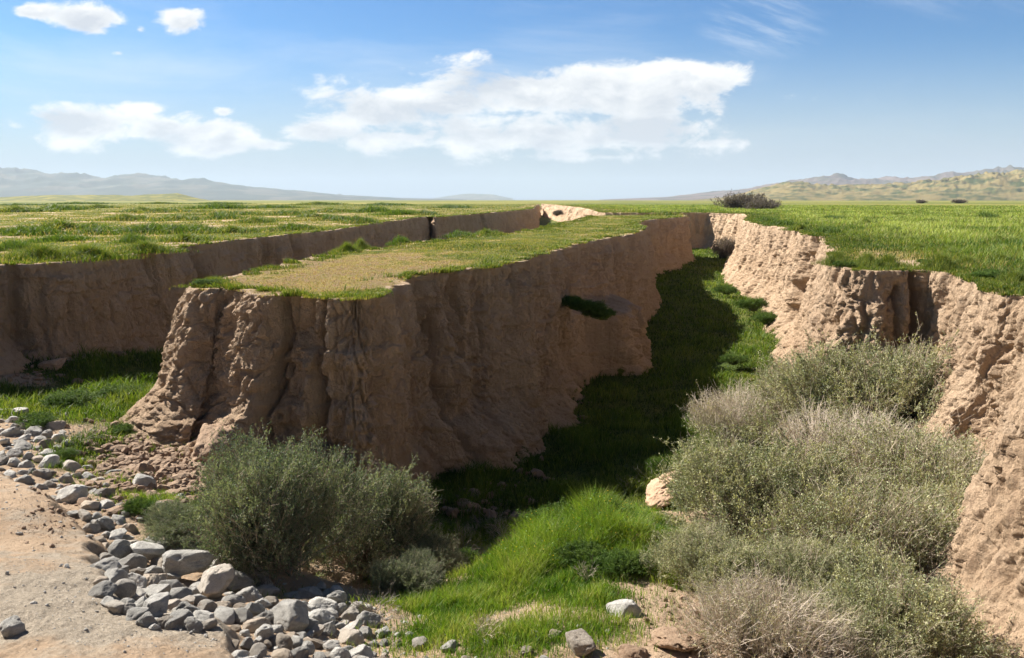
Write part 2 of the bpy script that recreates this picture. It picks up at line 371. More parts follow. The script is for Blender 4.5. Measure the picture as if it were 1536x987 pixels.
# ------------------------------------------------------------------ materials
def newmat(name):
    m = bpy.data.materials.new(name); m.use_nodes = True; n = NT(m.node_tree); n.n.clear()
    o = n.new('ShaderNodeOutputMaterial'); return m, n, o
def bsdf(n, col, rough=.9, normal=None, spec=.25):
    b = n.new('ShaderNodeBsdfPrincipled'); n.put(b.inputs['Base Color'], col); n.put(b.inputs['Roughness'], rough)
    b.inputs['Specular IOR Level'].default_value = spec
    if normal is not None: n.l.new(normal, b.inputs['Normal'])
    return b.outputs[0]
def earth_mat():
    m, n, o = newmat('earth')
    g = n.new('ShaderNodeNewGeometry'); P = g.outputs['Position']; sz = n.new('ShaderNodeSeparateXYZ'); n.l.new(P, sz.inputs[0]); n.new_pos_z = sz.outputs[2]
    at_ = n.new('ShaderNodeAttribute', attribute_name='zone'); sp = n.new('ShaderNodeSeparateColor'); n.l.new(at_.outputs['Color'], sp.inputs[0])
    cov, dry, grit = sp.outputs[0], sp.outputs[1], sp.outputs[2]; wall = at_.outputs['Alpha']
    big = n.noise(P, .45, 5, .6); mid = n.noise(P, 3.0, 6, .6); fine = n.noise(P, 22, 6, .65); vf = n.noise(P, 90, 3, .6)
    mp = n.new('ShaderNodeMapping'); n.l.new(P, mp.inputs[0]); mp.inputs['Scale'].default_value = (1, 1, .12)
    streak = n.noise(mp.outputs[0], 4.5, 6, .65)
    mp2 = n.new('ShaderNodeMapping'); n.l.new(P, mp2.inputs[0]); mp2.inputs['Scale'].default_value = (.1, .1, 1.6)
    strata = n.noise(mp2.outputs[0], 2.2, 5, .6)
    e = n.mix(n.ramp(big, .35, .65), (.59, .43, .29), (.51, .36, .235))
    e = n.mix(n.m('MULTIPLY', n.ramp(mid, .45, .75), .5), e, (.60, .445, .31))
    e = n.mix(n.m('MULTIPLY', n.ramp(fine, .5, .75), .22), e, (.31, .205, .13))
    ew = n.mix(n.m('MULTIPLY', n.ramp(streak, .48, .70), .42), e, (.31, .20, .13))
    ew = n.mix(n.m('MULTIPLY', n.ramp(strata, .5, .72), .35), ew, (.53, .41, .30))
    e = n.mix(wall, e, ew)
    # gritty grey pad
    gr = n.mix(n.ramp(fine, .4, .62), (.50, .415, .315), (.64, .545, .425)); gr = n.mix(n.ramp(vf, .45, .6), gr, (.40, .33, .25))
    gf = n.ramp(n.m('ADD', grit, n.m('MULTIPLY', n.m('SUBTRACT', mid, .5), 1.0)), .30, .75)
    e = n.mix(gf, e, gr)
    pk = n.mix(n.ramp(fine, .4, .62), (.27, .165, .10), (.40, .28, .16)); pk = n.mix(n.ramp(mid, .45, .62), pk, (.24, .22, .07))
    e = n.mix(n.ramp(n.m('ADD', dry, n.m('MULTIPLY', n.m('SUBTRACT', mid, .5), .6)), .25, .6), e, pk)
    gc = n.mix(n.ramp(mid, .4, .65), (.12, .145, .028), (.22, .215, .05)); gc = n.mix(n.ramp(big, .42, .62), gc, (.075, .11, .02))
    gc = n.mix(n.ramp(fine, .45, .7), gc, (.05, .075, .015))
    far = n.new('ShaderNodeAttribute', attribute_name='farc')
    cf = n.ramp(n.m('ADD', cov, n.m('MULTIPLY', n.m('SUBTRACT', fine, .5), .9)), .28, .62)
    stub = n.mix(n.ramp(fine, .4, .65), (.34, .245, .09), (.42, .33, .14)); stub = n.mix(n.m('MULTIPLY', n.ramp(mid, .5, .65), .6), stub, (.22, .20, .05))
    e = n.mix(n.m('MULTIPLY', n.ramp(n.new_pos_z, -1.2, -.5), n.ramp(cov, .02, .2)), e, stub)
    e = n.mix(cf, e, gc)
    e = n.mix(far.outputs['Alpha'], e, far.outputs['Color'])
    wv = n.new('ShaderNodeVectorMath', operation='ADD'); n.l.new(P, wv.inputs[0])
    nc = n.new('ShaderNodeTexNoise'); n.l.new(P, nc.inputs['Vector']); nc.inputs['Scale'].default_value = 2.5; nc.inputs['Detail'].default_value = 4
    sc = n.new('ShaderNodeVectorMath', operation='SCALE'); n.l.new(nc.outputs['Color'], sc.inputs[0]); sc.inputs['Scale'].default_value = .7; n.l.new(sc.outputs[0], wv.inputs[1])
    m3 = n.new('ShaderNodeMapping'); n.l.new(wv.outputs[0], m3.inputs[0]); m3.inputs['Scale'].default_value = (1, 1, .6)
    def crack(scale, wd):
        vo = n.new('ShaderNodeTexVoronoi', feature='DISTANCE_TO_EDGE'); n.l.new(m3.outputs[0], vo.inputs['Vector']); vo.inputs['Scale'].default_value = scale
        return n.ramp(vo.outputs['Distance'], 0, wd)
    ck = n.m('MULTIPLY', n.m('ADD', n.m('MULTIPLY', crack(1.3, .05), 1.0), n.m('MULTIPLY', crack(3.7, .08), .45)), wall)
    rg = n.noise(P, 7, 9, .72); st2 = n.noise(mp.outputs[0], 14, 5, .7)
    b0 = n.new('ShaderNodeBump'); b0.inputs['Distance'].default_value = .12; b0.inputs['Strength'].default_value = 1.0
    n.l.new(n.m('ADD', n.m('MULTIPLY', rg, 1.5), n.m('ADD', n.m('MULTIPLY', ck, .42), n.m('MULTIPLY', n.m('MULTIPLY', st2, wall), .6))), b0.inputs['Height'])
    b1 = n.new('ShaderNodeBump'); b1.inputs['Distance'].default_value = .05; b1.inputs['Strength'].default_value = .9; n.l.new(b0.outputs[0], b1.inputs['Normal'])
    h = n.m('ADD', n.m('MULTIPLY', fine, 1.0), n.m('ADD', n.m('MULTIPLY', vf, .45), n.m('MULTIPLY', mid, 1.2))); n.l.new(h, b1.inputs['Height'])
    n.l.new(bsdf(n, e, .95, b1.outputs[0], .15), o.inputs[0])
    return m
EARTH = earth_mat()
def leaf_mat(name, trans=.35, rough=.6, mul=1.0):
    m, n, o = newmat(name); a = n.new('ShaderNodeAttribute', attribute_name='col')
    c = a.outputs['Color']
    d = bsdf(n, c, rough, None, .3); t = n.new('ShaderNodeBsdfTranslucent')
    tcol = n.mix(1.0, c, (1.15, 1.2, .6), 'MULTIPLY'); n.l.new(tcol, t.inputs[0])
    mx = n.new('ShaderNodeMixShader'); mx.inputs[0].default_value = trans; n.l.new(d, mx.inputs[1]); n.l.new(t.outputs[0], mx.inputs[2])
    n.l.new(mx.outputs[0], o.inputs[0]); return m
GRASS = leaf_mat('grass_blades', .40); LEAF = leaf_mat('shrub_leaf', .25, .7)
def wood_mat():
    m, n, o = newmat('dry_twig'); g = n.new('ShaderNodeTexCoord'); a = n.new('ShaderNodeAttribute', attribute_name='col')
    f = n.noise(g.outputs['Object'], 30, 3); c = n.mix(n.m('MULTIPLY', n.ramp(f, .4, .7), .4), a.outputs['Color'], (.16, .12, .09))
    n.l.new(bsdf(n, c, .9), o.inputs[0]); return m
TWIG = wood_mat()
def rock_mat(name, c1, c2, c3):
    m, n, o = newmat(name); g = n.new('ShaderNodeTexCoord'); oi = n.new('ShaderNodeObjectInfo')
    va = n.new('ShaderNodeVectorMath', operation='ADD'); n.l.new(g.outputs['Object'], va.inputs[0])
    n.l.new(n.xyz(n.m('MULTIPLY', oi.outputs['Random'], 37.0), 0.0, 0.0), va.inputs[1]); P = va.outputs[0]
    a = n.noise(P, 2.2, 5, .6); b = n.noise(P, 14, 6, .7); s = n.noise(P, 60, 3, .6)
    c = n.mix(n.ramp(a, .4, .62), c1, c2); c = n.mix(n.m('MULTIPLY', n.ramp(b, .5, .68), .6), c, c3)
    c = n.mix(n.m('MULTIPLY', n.ramp(s, .55, .62), .55), c, (.10, .10, .10))
    c = n.mix(n.m('MULTIPLY', n.ramp(oi.outputs['Random'], .55, 1.0), .75), c, c3 if name == 'earth_clod' else (.44, .34, .24))
    k = n.m('ADD', .70, n.m('MULTIPLY', n.m('FRACT', n.m('MULTIPLY', oi.outputs['Random'], 7.31)), .72))
    c = n.mix(1.0, c, n.xyz(k, k, k), 'MULTIPLY')
    bp = n.new('ShaderNodeBump'); bp.inputs['Distance'].default_value = .05; bp.inputs['Strength'].default_value = 1.0
    n.l.new(n.m('ADD', b, n.m('MULTIPLY', s, .35)), bp.inputs['Height'])
    n.l.new(bsdf(n, c, .85, bp.outputs[0], .3), o.inputs[0]); return m
ROCK = rock_mat('grey_rock', (.46, .44, .40), (.60, .575, .52), (.30, .285, .26))
CLOD = rock_mat('earth_clod', (.42, .28, .18), (.46, .32, .21), (.28, .18, .11))

# ------------------------------------------------------------------ ground sheet
th = np.concatenate([np.arange(-180, -44, 4.0), np.linspace(-44, 44, 960), np.arange(48, 181, 4.0)])
th[0] = -180; th[-1] = 180; th = np.radians(th)
rr = np.concatenate([[.05, .6, 1.2, 2, 3, 4, 4.7, 5.2], np.exp(np.arange(math.log(5.6), math.log(260), .0058)), np.exp(np.arange(math.log(262), math.log(70000), .05)), [76000]])
TH, RR = np.meshgrid(th, rr); X = RR*np.sin(TH); Y = RR*np.cos(TH)
D = dist_top(X, Y)
d1 = .30 + .012*RR; kk = ss(.85, .85+d1, D)
fz = floorz(X, Y); tz = topz(X, Y)*(1-ss(400, 2000, RR))
Z = fz*(1-kk) + tz*kk
g_t, pk = cover_top(X, Y); g_f_ = cover_floor(X, Y)
dp = _sd(PAD, X.ravel(), Y.ravel()).reshape(X.shape)
gritc = gauss(X, Y, 230, 960, -2.4, 1.6, 1.0) + gauss(X, Y, 60, 930, -2.3, 1.6, 1.0) + gauss(X, Y, 150, 920, -2.4, 1.0, 1.0) + .35*gauss(X, Y, 60, 820, -2.6, 1.3, 1.6)
gritc = (.38 + .35*gritc + .55*fbm(X*.8, Y*.8, 0, 5, 66))*ss(-.3, .1, dp)*(D < 0)*(RR < 30)
zone = np.stack([np.where(D > 0, g_t*(kk > .97), g_f_*(D < -.3)), np.where(D > 0, pk, 0), np.clip(gritc, 0, 1), np.zeros_like(X)], -1)
# far plain takes broad green, tan and yellow flower bands
fb = fbm(X/260, Y/420, 0, 5, 81); fb2 = fbm(X/60, Y/160, 0, 4, 83)
fc = np.zeros(X.shape + (4,)); t1 = ss(-.25, .3, fb + .4*fb2)[..., None]; t2 = ss(.1, .5, fb2)[..., None]
fc[..., :3] = np.array([.23, .215, .055])*(1-t1) + np.array([.12, .145, .035])*t1
fc[..., :3] = fc[..., :3]*(1-.5*t2) + np.array([.38, .31, .09])*.5*t2
fc[..., 3] = ss(120, 420, RR)*(D > 0)
ground = mesh_np('ground', np.stack([X, Y, Z], -1).reshape(-1, 3), gridF(*X.shape), EARTH, {'zone': zone.reshape(-1, 4), 'farc': fc.reshape(-1, 4)})
tag(ground, 'green plain, gully floor and pale dirt foreground', None, None, 'structure')

# ------------------------------------------------------------------ cliff faces
def ribbon(name, P, s, side, rows, style, cracks=(), bulges=(), closed=False):
    """P: rim points; side=+1 puts the drop on the right of travel"""
    XY = P[:, :2]; T = np.gradient(XY, axis=0)
    if closed: T[0] = T[-1] = XY[1]-XY[-2]
    k = 9; ker = np.hanning(2*k+1); ker /= ker.sum()
    Tp = np.pad(T, ((k, k), (0, 0)), 'wrap' if closed else 'edge')
    T = np.stack([np.convolve(Tp[:, i], ker, 'valid') for i in (0, 1)], 1)
    # wide smoothing in metres
    T /= np.linalg.norm(T, axis=1)[:, None]
    N = np.stack([T[:, 1], -T[:, 0]], 1)*side
    # smooth normals over about 1 m
    def sm(a, w):
        su = np.arange(s[0], s[-1], .1); o = []
        for i in (0, 1):
            q = np.interp(su, s, a[:, i]); kk_ = np.hanning(int(w/.1)*2+3); kk_ /= kk_.sum(); h = len(kk_)//2
            q = np.convolve(np.pad(q, h, 'wrap' if closed else 'edge'), kk_, 'valid'); o.append(np.interp(s, su, q))
        o = np.stack(o, 1); return o/np.linalg.norm(o, axis=1)[:, None]
    N = sm(N, 1.2)
    n = len(P); r = np.hypot(XY[:, 0], XY[:, 1]); d1 = 1.15 + .012*r; Wi = d1*1.25 + .25
    batter, talus = P[:, 2], P[:, 3]
    inner = np.array([-1, -.9, -.8, -.7, -.6, -.5, -.42, -.35, -.28, -.22, -.17, -.12, -.08, -.04, -.02])
    v = np.concatenate([np.linspace(0, 1, rows)])
    nr = len(inner)+rows
    O = np.zeros((nr, n)); Vv = np.zeros((nr, n)); Vv[len(inner):] = v[:, None]
    O[:len(inner)] = inner[:, None]*Wi
    ol = 1 - np.exp(-v*30)
    # foot height under the wall
    bx = XY + N*(batter + .3*talus)[:, None]; fzb = floor_raw(bx[:, 0], bx[:, 1])
    prof = batter*v[:, None]**1.15 + talus*ss(.62, 1.0, v[:, None])**1.3*1.0 + .07*ol[:, None]
    O[len(inner):] = prof
    X = XY[:, 0] + N[:, 0]*O; Y = XY[:, 1] + N[:, 1]*O
    top = topz(X, Y); base = fzb - .35
    Zz = top*(1-Vv) + base*Vv
    Zi = np.where(O < -d1, top - .05*ss(-d1, -Wi, O) - .012, top + .012)
    Zz[:len(inner)] = Zi[:len(inner)]
    lip = (np.exp(-Vv*22))                                  # soften the displacement right at the rim
    sa = np.broadcast_to(s, X.shape)
    if style == 'mesa':
        D_ = (.85*fbm(sa*.27, Zz*.10, 0, 3, 3) - .72*(ridged(sa*.36, Zz*.13 + .35*gn(sa*.8, Zz*.6, 0, 9), 0, 4, 5)-.35) - .20*(ridged(X*1.1, Y*1.1, Zz*.5, 4, 6)-.3)
              + .15*fbm(X*1.6, Y*1.6, Zz*1.1, 4, 11, .6) + .065*fbm(X*6, Y*6, Zz*4, 4, 15, .7))
        w1, w2 = worley(X*1.25, Y*1.25, Zz*.75, 3); ed = w2-w1
        D_ += -.13*(1-ss(0, .07, ed)) + .16*(_w[(np.floor(w1*7).astype(int)*13) % 256, 0]-.5)*.3 + .10*(w1-.5)
        w1, w2 = worley(X*3.6, Y*3.6, Zz*2.2, 5); D_ += -.04*(1-ss(0, .12, w2-w1)) + .06*(.5-w1)
        pits = ss(.22, .42, fbm(X*2.4, Y*2.4, Zz*2.6, 3, 19)); D_ -= .10*pits
    elif style == 'sunny':
        zz = Zz*.42 + .5*gn(sa*.7, Zz*.5, 0, 7)
        D_ = (.42*fbm(sa*.33, Zz*.14, 0, 3, 3) - .40*(ridged(sa*.62, zz, 0, 4, 5)-.3)
              - .26*(ridged(X*1.3, Y*1.3, Zz*.8, 4, 12)-.3) - .07*(ridged(X*4.5, Y*4.5, Zz*3.2, 3, 15)-.3) + .05*fbm(X*7, Y*7, Zz*5.6, 3, 15, .6))
        wx = .35*gn(X*1.3, Y*1.3, Zz*.9, 2); wz = .5*gn(X*1.1, Y*1.1, Zz*1.0, 4)
        w1, w2 = worley(X*1.7+wx, Y*1.7-wx, Zz*.62+wz, 8); D_ += .20*(.5-w1) - .12*(1-ss(0, .12, w2-w1))*ss(-.2, .3, gn(X*.9, Y*.9, Zz*.6, 14))
        w1, w2 = worley(X*5.2+2*wx, Y*5.2, Zz*2.6+wz, 9); D_ += .07*(.5-w1) + .05*fbm(X*9, Y*9, Zz*5, 3, 18, .7)
        pits = ss(.20, .40, fbm(X*2.0, Y*2.0, Zz*1.6, 3, 29)); D_ -= .09*pits; D_ = D_*(.5+.5*ss(13, 24, r))[None]
        D_ *= (.55 + .45*ss(0, .35, Vv))
    else:
        D_ = (.60*fbm(sa*.22, Zz*.12, 0, 3, 3) - .50*(ridged(sa*.33, Zz*.15, 0, 4, 5)-.35) - .22*(ridged(X*.8, Y*.8, Zz*.5, 4, 6)-.3) + .12*fbm(X*1.5, Y*1.5, Zz*1.5, 4, 11, .6) + .03*fbm(X*6, Y*6, Zz*6, 2, 15))
        w1, w2 = worley(X*1.1, Y*1.1, Zz*.8, 3); D_ += -.10*(1-ss(0, .10, w2-w1))
    fr = ss(120, 230, r)[None]; D_ = D_ - 2.2*fr*(ridged(sa*.09, Zz*.08, 0, 3, 61)-.35) + .8*fr*fbm(sa*.3, Zz*.3, 0, 3, 62)
    wv1 = .3*fbm(X*2, Y*2, Zz*2, 3, 71); wv2 = .3*fbm(X*2.3, Y*2.1, Zz*2, 3, 72)
    ca = {'mesa': .20, 'sunny': .20, 'left': .16}[style]
    D_ += ca*(cells(X*1.3+wv1, Y*1.3+wv2, Zz*.75+wv1, 2)-.5)*ss(-.3, .3, fbm(sa*.3, Zz*.3, 0, 2, 73)) + ca*.42*(cells(X*3.4+wv2, Y*3.4+wv1, Zz*2.1+wv2, 4)-.5) + ca*.22*(cells(X*8, Y*8, Zz*6, 6)-.5)
    # crumbly talus
    tl = ss(.66, .95, Vv)*np.clip(talus-.5, 0, 1)
    w1, w2 = worley(X*4.5, Y*4.5, Zz*4.5, 13); D_ += tl*(.10*(.55-w1) + .06*fbm(X*9, Y*9, Zz*9, 3, 21))
    for (px, py, w, dep, v0, v1) in cracks:
        c = at(px, py); s0 = s[np.argmin(np.hypot(XY[:, 0]-c[0], XY[:, 1]-c[1]))]
        wob = .22*gn(Zz*.8, 0, 0, int(px)) + .05*gn(Zz*4, 0, 0, int(px)+3)
        D_ -= dep*np.exp(-((sa-s0-wob)/(w*(.55+.9*np.abs(Vv-v0)+.35*gn(Zz*1.7, s0, 0, 5))))**2)*ss(v0-.06, v0+.05, Vv)*(1-ss(v1-.1, v1, Vv))
    if style != 'sunny':
        rc = np.random.default_rng(len(P)); q = s[0]
        while q < s[-1]:
            q += rc.uniform(1.2, 4.0); v0 = rc.choice([-.2, rc.uniform(0, .6)]); v1 = v0 + rc.uniform(.3, 1.0); wd = rc.uniform(.09, .26); dp_ = rc.uniform(.2, .95)
            kx = int(q*7) % 50; wob = .30*gn(Zz*.7, kx, 0, 2) + .09*gn(Zz*3.5, kx, 0, 3)
            D_ -= dp_*np.exp(-((sa-q-wob)/(wd*(1+.5*gn(Zz*1.7, kx, 0, 5))))**2)*ss(v0, v0+.1, Vv)*(1-ss(v1-.2, v1, Vv))
        led = fbm(sa*.25, Zz*1.5, 0, 3, 55); D_ += .13*ss(.05, .25, led)*ss(.05, .15, Vv)
    for (px, py, w, amp, v0, v1, sharp) in bulges:
        c = at(px, py); s0 = s[np.argmin(np.hypot(XY[:, 0]-c[0], XY[:, 1]-c[1]))]
        g = np.exp(-(np.abs(sa-s0)/w)**sharp)
        gg = g*ss(v0, v1, Vv + .07*gn(sa*1.3, s0, 0, 8)); D_ += amp*gg + gg*np.minimum(amp, 1)*(.45*fbm(X*1.1, Y*1.1, Zz*1.3, 5, 33, .62) - .25*(ridged(X*2.3, Y*2.3, Zz*2.3, 3, 34)-.3))
    fade = np.where(O < 0, ss(-1, 0, O/np.maximum(d1*.75, .3))*.9, 1-.25*lip)
    D_ = D_*fade
    if closed:
        e = ss(0, .6, np.minimum(sa-s[0], s[-1]-sa)); D_ = D_*e + (1-e)*0
    X = X + N[:, 0]*D_; Y = Y + N[:, 1]*D_
    # vertical roughness so ledges and lumps are not only sideways
    Zz = Zz + np.where(Vv > .02, .05*fbm(X*2.5, Y*2.5, Zz*2.5, 3, 23)*np.minimum(1, Vv*8), 0)
    Zz[:len(inner)] += (.03*fbm(X*3, Y*3, 0, 3, 25))[:len(inner)]
    ct, pk_ = cover_top(X, Y); cf_ = cover_floor(X, Y)
    nn = fbm(X*1.3, Y*1.3, Zz*1.3, 3, 27)
    R_ = np.where(O < -.12, ct*ss(-.22, -.60, O + .5*nn), 0) + np.where(Vv > .8, .8*cf_*ss(.90, .99, Vv + .12*nn), 0)
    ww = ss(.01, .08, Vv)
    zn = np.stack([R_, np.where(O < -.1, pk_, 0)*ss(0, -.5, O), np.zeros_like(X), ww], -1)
    fcz = np.zeros(X.shape+(4,))
    F = gridF(*X.shape)
    if side < 0: F = F[:, ::-1]
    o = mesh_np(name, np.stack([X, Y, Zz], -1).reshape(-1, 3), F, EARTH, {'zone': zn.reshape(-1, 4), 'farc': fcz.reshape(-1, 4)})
    return o, (X, Y, Zz, Vv)
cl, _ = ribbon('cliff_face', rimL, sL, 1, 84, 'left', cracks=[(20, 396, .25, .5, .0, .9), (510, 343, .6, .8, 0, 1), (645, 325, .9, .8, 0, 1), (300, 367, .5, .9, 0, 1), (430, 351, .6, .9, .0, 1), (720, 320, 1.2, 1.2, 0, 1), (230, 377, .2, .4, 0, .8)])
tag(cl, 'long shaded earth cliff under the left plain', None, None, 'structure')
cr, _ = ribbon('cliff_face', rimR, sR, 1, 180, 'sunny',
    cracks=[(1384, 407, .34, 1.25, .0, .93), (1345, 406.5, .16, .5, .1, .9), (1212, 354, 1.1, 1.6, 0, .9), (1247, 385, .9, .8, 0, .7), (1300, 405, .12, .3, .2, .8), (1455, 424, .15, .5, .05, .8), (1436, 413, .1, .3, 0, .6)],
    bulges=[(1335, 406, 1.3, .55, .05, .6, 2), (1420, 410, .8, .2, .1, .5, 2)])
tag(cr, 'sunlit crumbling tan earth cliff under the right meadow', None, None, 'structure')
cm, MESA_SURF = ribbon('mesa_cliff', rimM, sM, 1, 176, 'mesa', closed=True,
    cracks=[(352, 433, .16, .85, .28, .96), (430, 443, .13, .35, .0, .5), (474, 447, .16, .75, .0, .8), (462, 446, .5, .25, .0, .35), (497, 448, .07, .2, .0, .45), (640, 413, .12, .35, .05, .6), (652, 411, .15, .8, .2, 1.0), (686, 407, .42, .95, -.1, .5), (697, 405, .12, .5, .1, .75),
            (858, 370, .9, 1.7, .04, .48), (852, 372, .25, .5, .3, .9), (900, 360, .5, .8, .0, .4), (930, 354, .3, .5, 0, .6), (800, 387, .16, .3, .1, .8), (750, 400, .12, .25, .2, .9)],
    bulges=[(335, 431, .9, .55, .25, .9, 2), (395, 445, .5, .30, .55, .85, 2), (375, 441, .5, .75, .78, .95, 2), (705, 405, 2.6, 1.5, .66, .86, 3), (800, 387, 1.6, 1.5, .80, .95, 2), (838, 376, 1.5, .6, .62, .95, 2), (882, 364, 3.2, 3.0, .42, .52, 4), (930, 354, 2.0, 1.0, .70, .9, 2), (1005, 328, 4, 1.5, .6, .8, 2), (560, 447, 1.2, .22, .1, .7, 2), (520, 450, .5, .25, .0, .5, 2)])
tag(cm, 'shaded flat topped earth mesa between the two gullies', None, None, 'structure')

# ------------------------------------------------------------------ far hills
def hills(name, prof, D0, depth, col1, col2, seed, rough, label):
    px = np.array([p[0] for p in prof], float); py = np.array([p[1] for p in prof], float)
    q = np.linspace(px[0], px[-1], 520); top = H0 + D0*(300-np.interp(q, px, py))/FOC*1.0
    az = np.arctan2(q-768, FOC*1.012); rows = 60; w = np.linspace(-1, 1, rows)
    rad = (D0 + w[:, None]*depth)/np.cos(az)[None]; X = rad*np.sin(az); Y = rad*np.cos(az)
    sh = np.maximum(0, 1-np.abs(w[:, None]))**.8; h = top*sh
    L = depth*(.16 if name == 'badland_hills' else .3)
    e = ridged(X/L, Y/L, 0, 4, seed)
    h = h*(1 + rough*(e-.45)*(1-.35*sh)) + h*.05*fbm(X/(L*.2), Y/(L*.2), 0, 3, seed+9)
    h = np.maximum(h, 0) - 1.5*(sh <= 0)
    c = ss(-.1, .35, fbm(X/(L*.5), Y/(L*.5), 0, 5, seed+3))[..., None]
    c2 = ss(.3, .8, e)[..., None]
    cc = np.array(col1)*(1-c) + np.array(col2)*c; cc = cc*(1-.0*c2)
    fcz = np.concatenate([cc*np.ones_like(h)[..., None], np.ones_like(h)[..., None]], -1)
    o = mesh_np(name, np.stack([X, Y, h], -1).reshape(-1, 3), gridF(*X.shape), EARTH, {'zone': np.zeros((X.size, 4)), 'farc': fcz.reshape(-1, 4)})
    tag(o, label, None, None, 'structure'); return o
hills('mountain_range', [(-500,272),(-200,258),(-60,254),(0,255),(60,259),(110,264),(150,266.5),(200,265),(250,266),(300,271),(340,275),(380,281),(420,285),(470,288),(520,293),(600,297),(700,299.5)], 15000, 3500, (.07, .08, .06), (.13, .12, .09), 3, .5, 'long pale blue mountain range on the left horizon')
hills('distant_hills', [(380,299),(440,291),(470,290),(490,296),(510,291),(530,298),(640,299),(690,292),(705,291),(740,292),(770,298)], 22000, 2000, (.12, .12, .08), (.2, .18, .12), 5, .2, 'faint blue hills at the middle of the horizon')
hills('low_hills', [(-300,296),(-100,294),(0,296),(80,293),(150,292.5),(200,293.5),(245,291),(268,290.5),(300,298),(320,301)], 2600, 300, (.12, .13, .035), (.25, .22, .05), 7, .3, 'low green and yellow hills on the left of the plain')
hills('badland_hills', [(1040,300),(1090,296),(1130,287),(1165,279),(1195,277),(1230,279.5),(1300,280),(1350,277.5),(1400,273),(1440,269),(1480,265),(1536,262),(1700,255),(1900,262)], 5200, 1300, (.22, .175, .075), (.065, .08, .03), 9, .8, 'tan and yellow eroded hills on the right horizon')
hills('mountain_ridge', [(900,299.5),(1000,296),(1080,288),(1140,280),(1200,273),(1260,267),(1330,270),(1400,266),(1450,265),(1500,258),(1536,256),(1700,250),(1900,256)], 12000, 2800, (.17, .13, .11), (.09, .085, .06), 11, .7, 'hazy mauve ridge behind the right hills')

# ------------------------------------------------------------------ haze
def box(name, x0, x1, y0, y1, z0, z1):
    v = np.array([[x, y, z] for z in (z0, z1) for y in (y0, y1) for x in (x0, x1)], float)
    f = np.array([[0, 2, 3, 1], [4, 5, 7, 6], [0, 1, 5, 4], [2, 6, 7, 3], [0, 4, 6, 2], [1, 3, 7, 5]])
    m, n, o = newmat('haze_air'); pv = n.new('ShaderNodeVolumePrincipled'); pv.inputs['Color'].default_value = (.56, .68, .86, 1)
    pv.inputs['Density'].default_value = 3.6e-5; pv.inputs['Anisotropy'].default_value = .1; n.l.new(pv.outputs[0], o.inputs['Volume'])
    return mesh_np(name, v, f, m, None, False)
hz = box('haze', -30000, 30000, -30000, 30000, -12, 800); tag(hz, 'thin pale air over the plain', None, None, 'stuff')

# ------------------------------------------------------------------ grass
def blades(name, P, h, w, lean, az, col, mat=GRASS, face=None, tipc=None, label=None, kind='stuff'):
    """each blade: two quads would be heavy, so a bent pair of triangles (5 vertices)"""
    n = len(P); fz_ = np.random.default_rng(len(P)).random(n)*2*pi if face is None else face
    sx = np.stack([np.cos(fz_), np.sin(fz_), 0*fz_], 1)*w[:, None]*.5
    ld = np.stack([np.cos(az), np.sin(az), 0*az], 1)
    up = np.array([0, 0, 1.])
    mid = P + up*(h*.55)[:, None] + ld*(h*lean*.3)[:, None]
    tip = P + up*(h*(1-.25*lean**2))[:, None] + ld*(h*lean)[:, None]
    V = np.stack([P-sx-up*.02, P+sx-up*.02, mid-sx*.8, mid+sx*.8, tip], 1).reshape(-1, 3)
    b = np.arange(n)[:, None]*5
    q = b + np.array([0, 1, 3, 2]); t = b + np.array([2, 3, 4])
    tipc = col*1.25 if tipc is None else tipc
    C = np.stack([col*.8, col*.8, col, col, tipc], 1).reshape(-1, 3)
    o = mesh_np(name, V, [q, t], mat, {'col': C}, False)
    if label: tag(o, label, None, None, kind)
    return o
def lerp(a, b, t): return np.asarray(a)*(1-t[:, None]) + np.asarray(b)*t[:, None]
def scatter_top(n, rmin, rmax, amin, amax, rng, p=1.0):
    th = np.radians(rng.uniform(amin, amax, n)); q = rng.random(n)
    r = np.exp(math.log(rmin) + q**p*(math.log(rmax)-math.log(rmin)))
    return r*np.sin(th), r*np.cos(th), r
rng = np.random.default_rng(21)
GREEN1, GREEN2, YEL, DRY, PINK = (.05, .095, .014), (.145, .185, .03), (.29, .27, .055), (.42, .31, .13), (.42, .27, .17)
TUSS = [(265,330,3.5,6),(335,328,2.5,6),(190,330,3,6),(95,345,3.5,3),(170,350,4,3),(245,350,4,3),(300,348,2.5,3),(40,352,3,3),(430,322,4,9),(500,330,3,6),(385,333,2.5,5),(440,345,2,3),(540,335,2,4),(640,322,2,6),(215,378,2,1.5),(60,390,2.5,1.5),(130,388,2,1),(500,318,8,12),(250,318,9,14),(350,322,6,9),(520,378,.6,1.5),(540,372,.5,1.5),(600,366,.5,2),(690,355,1,3),(730,352,1,3),(318,426,.75,.5),(1000,323,3,4)]
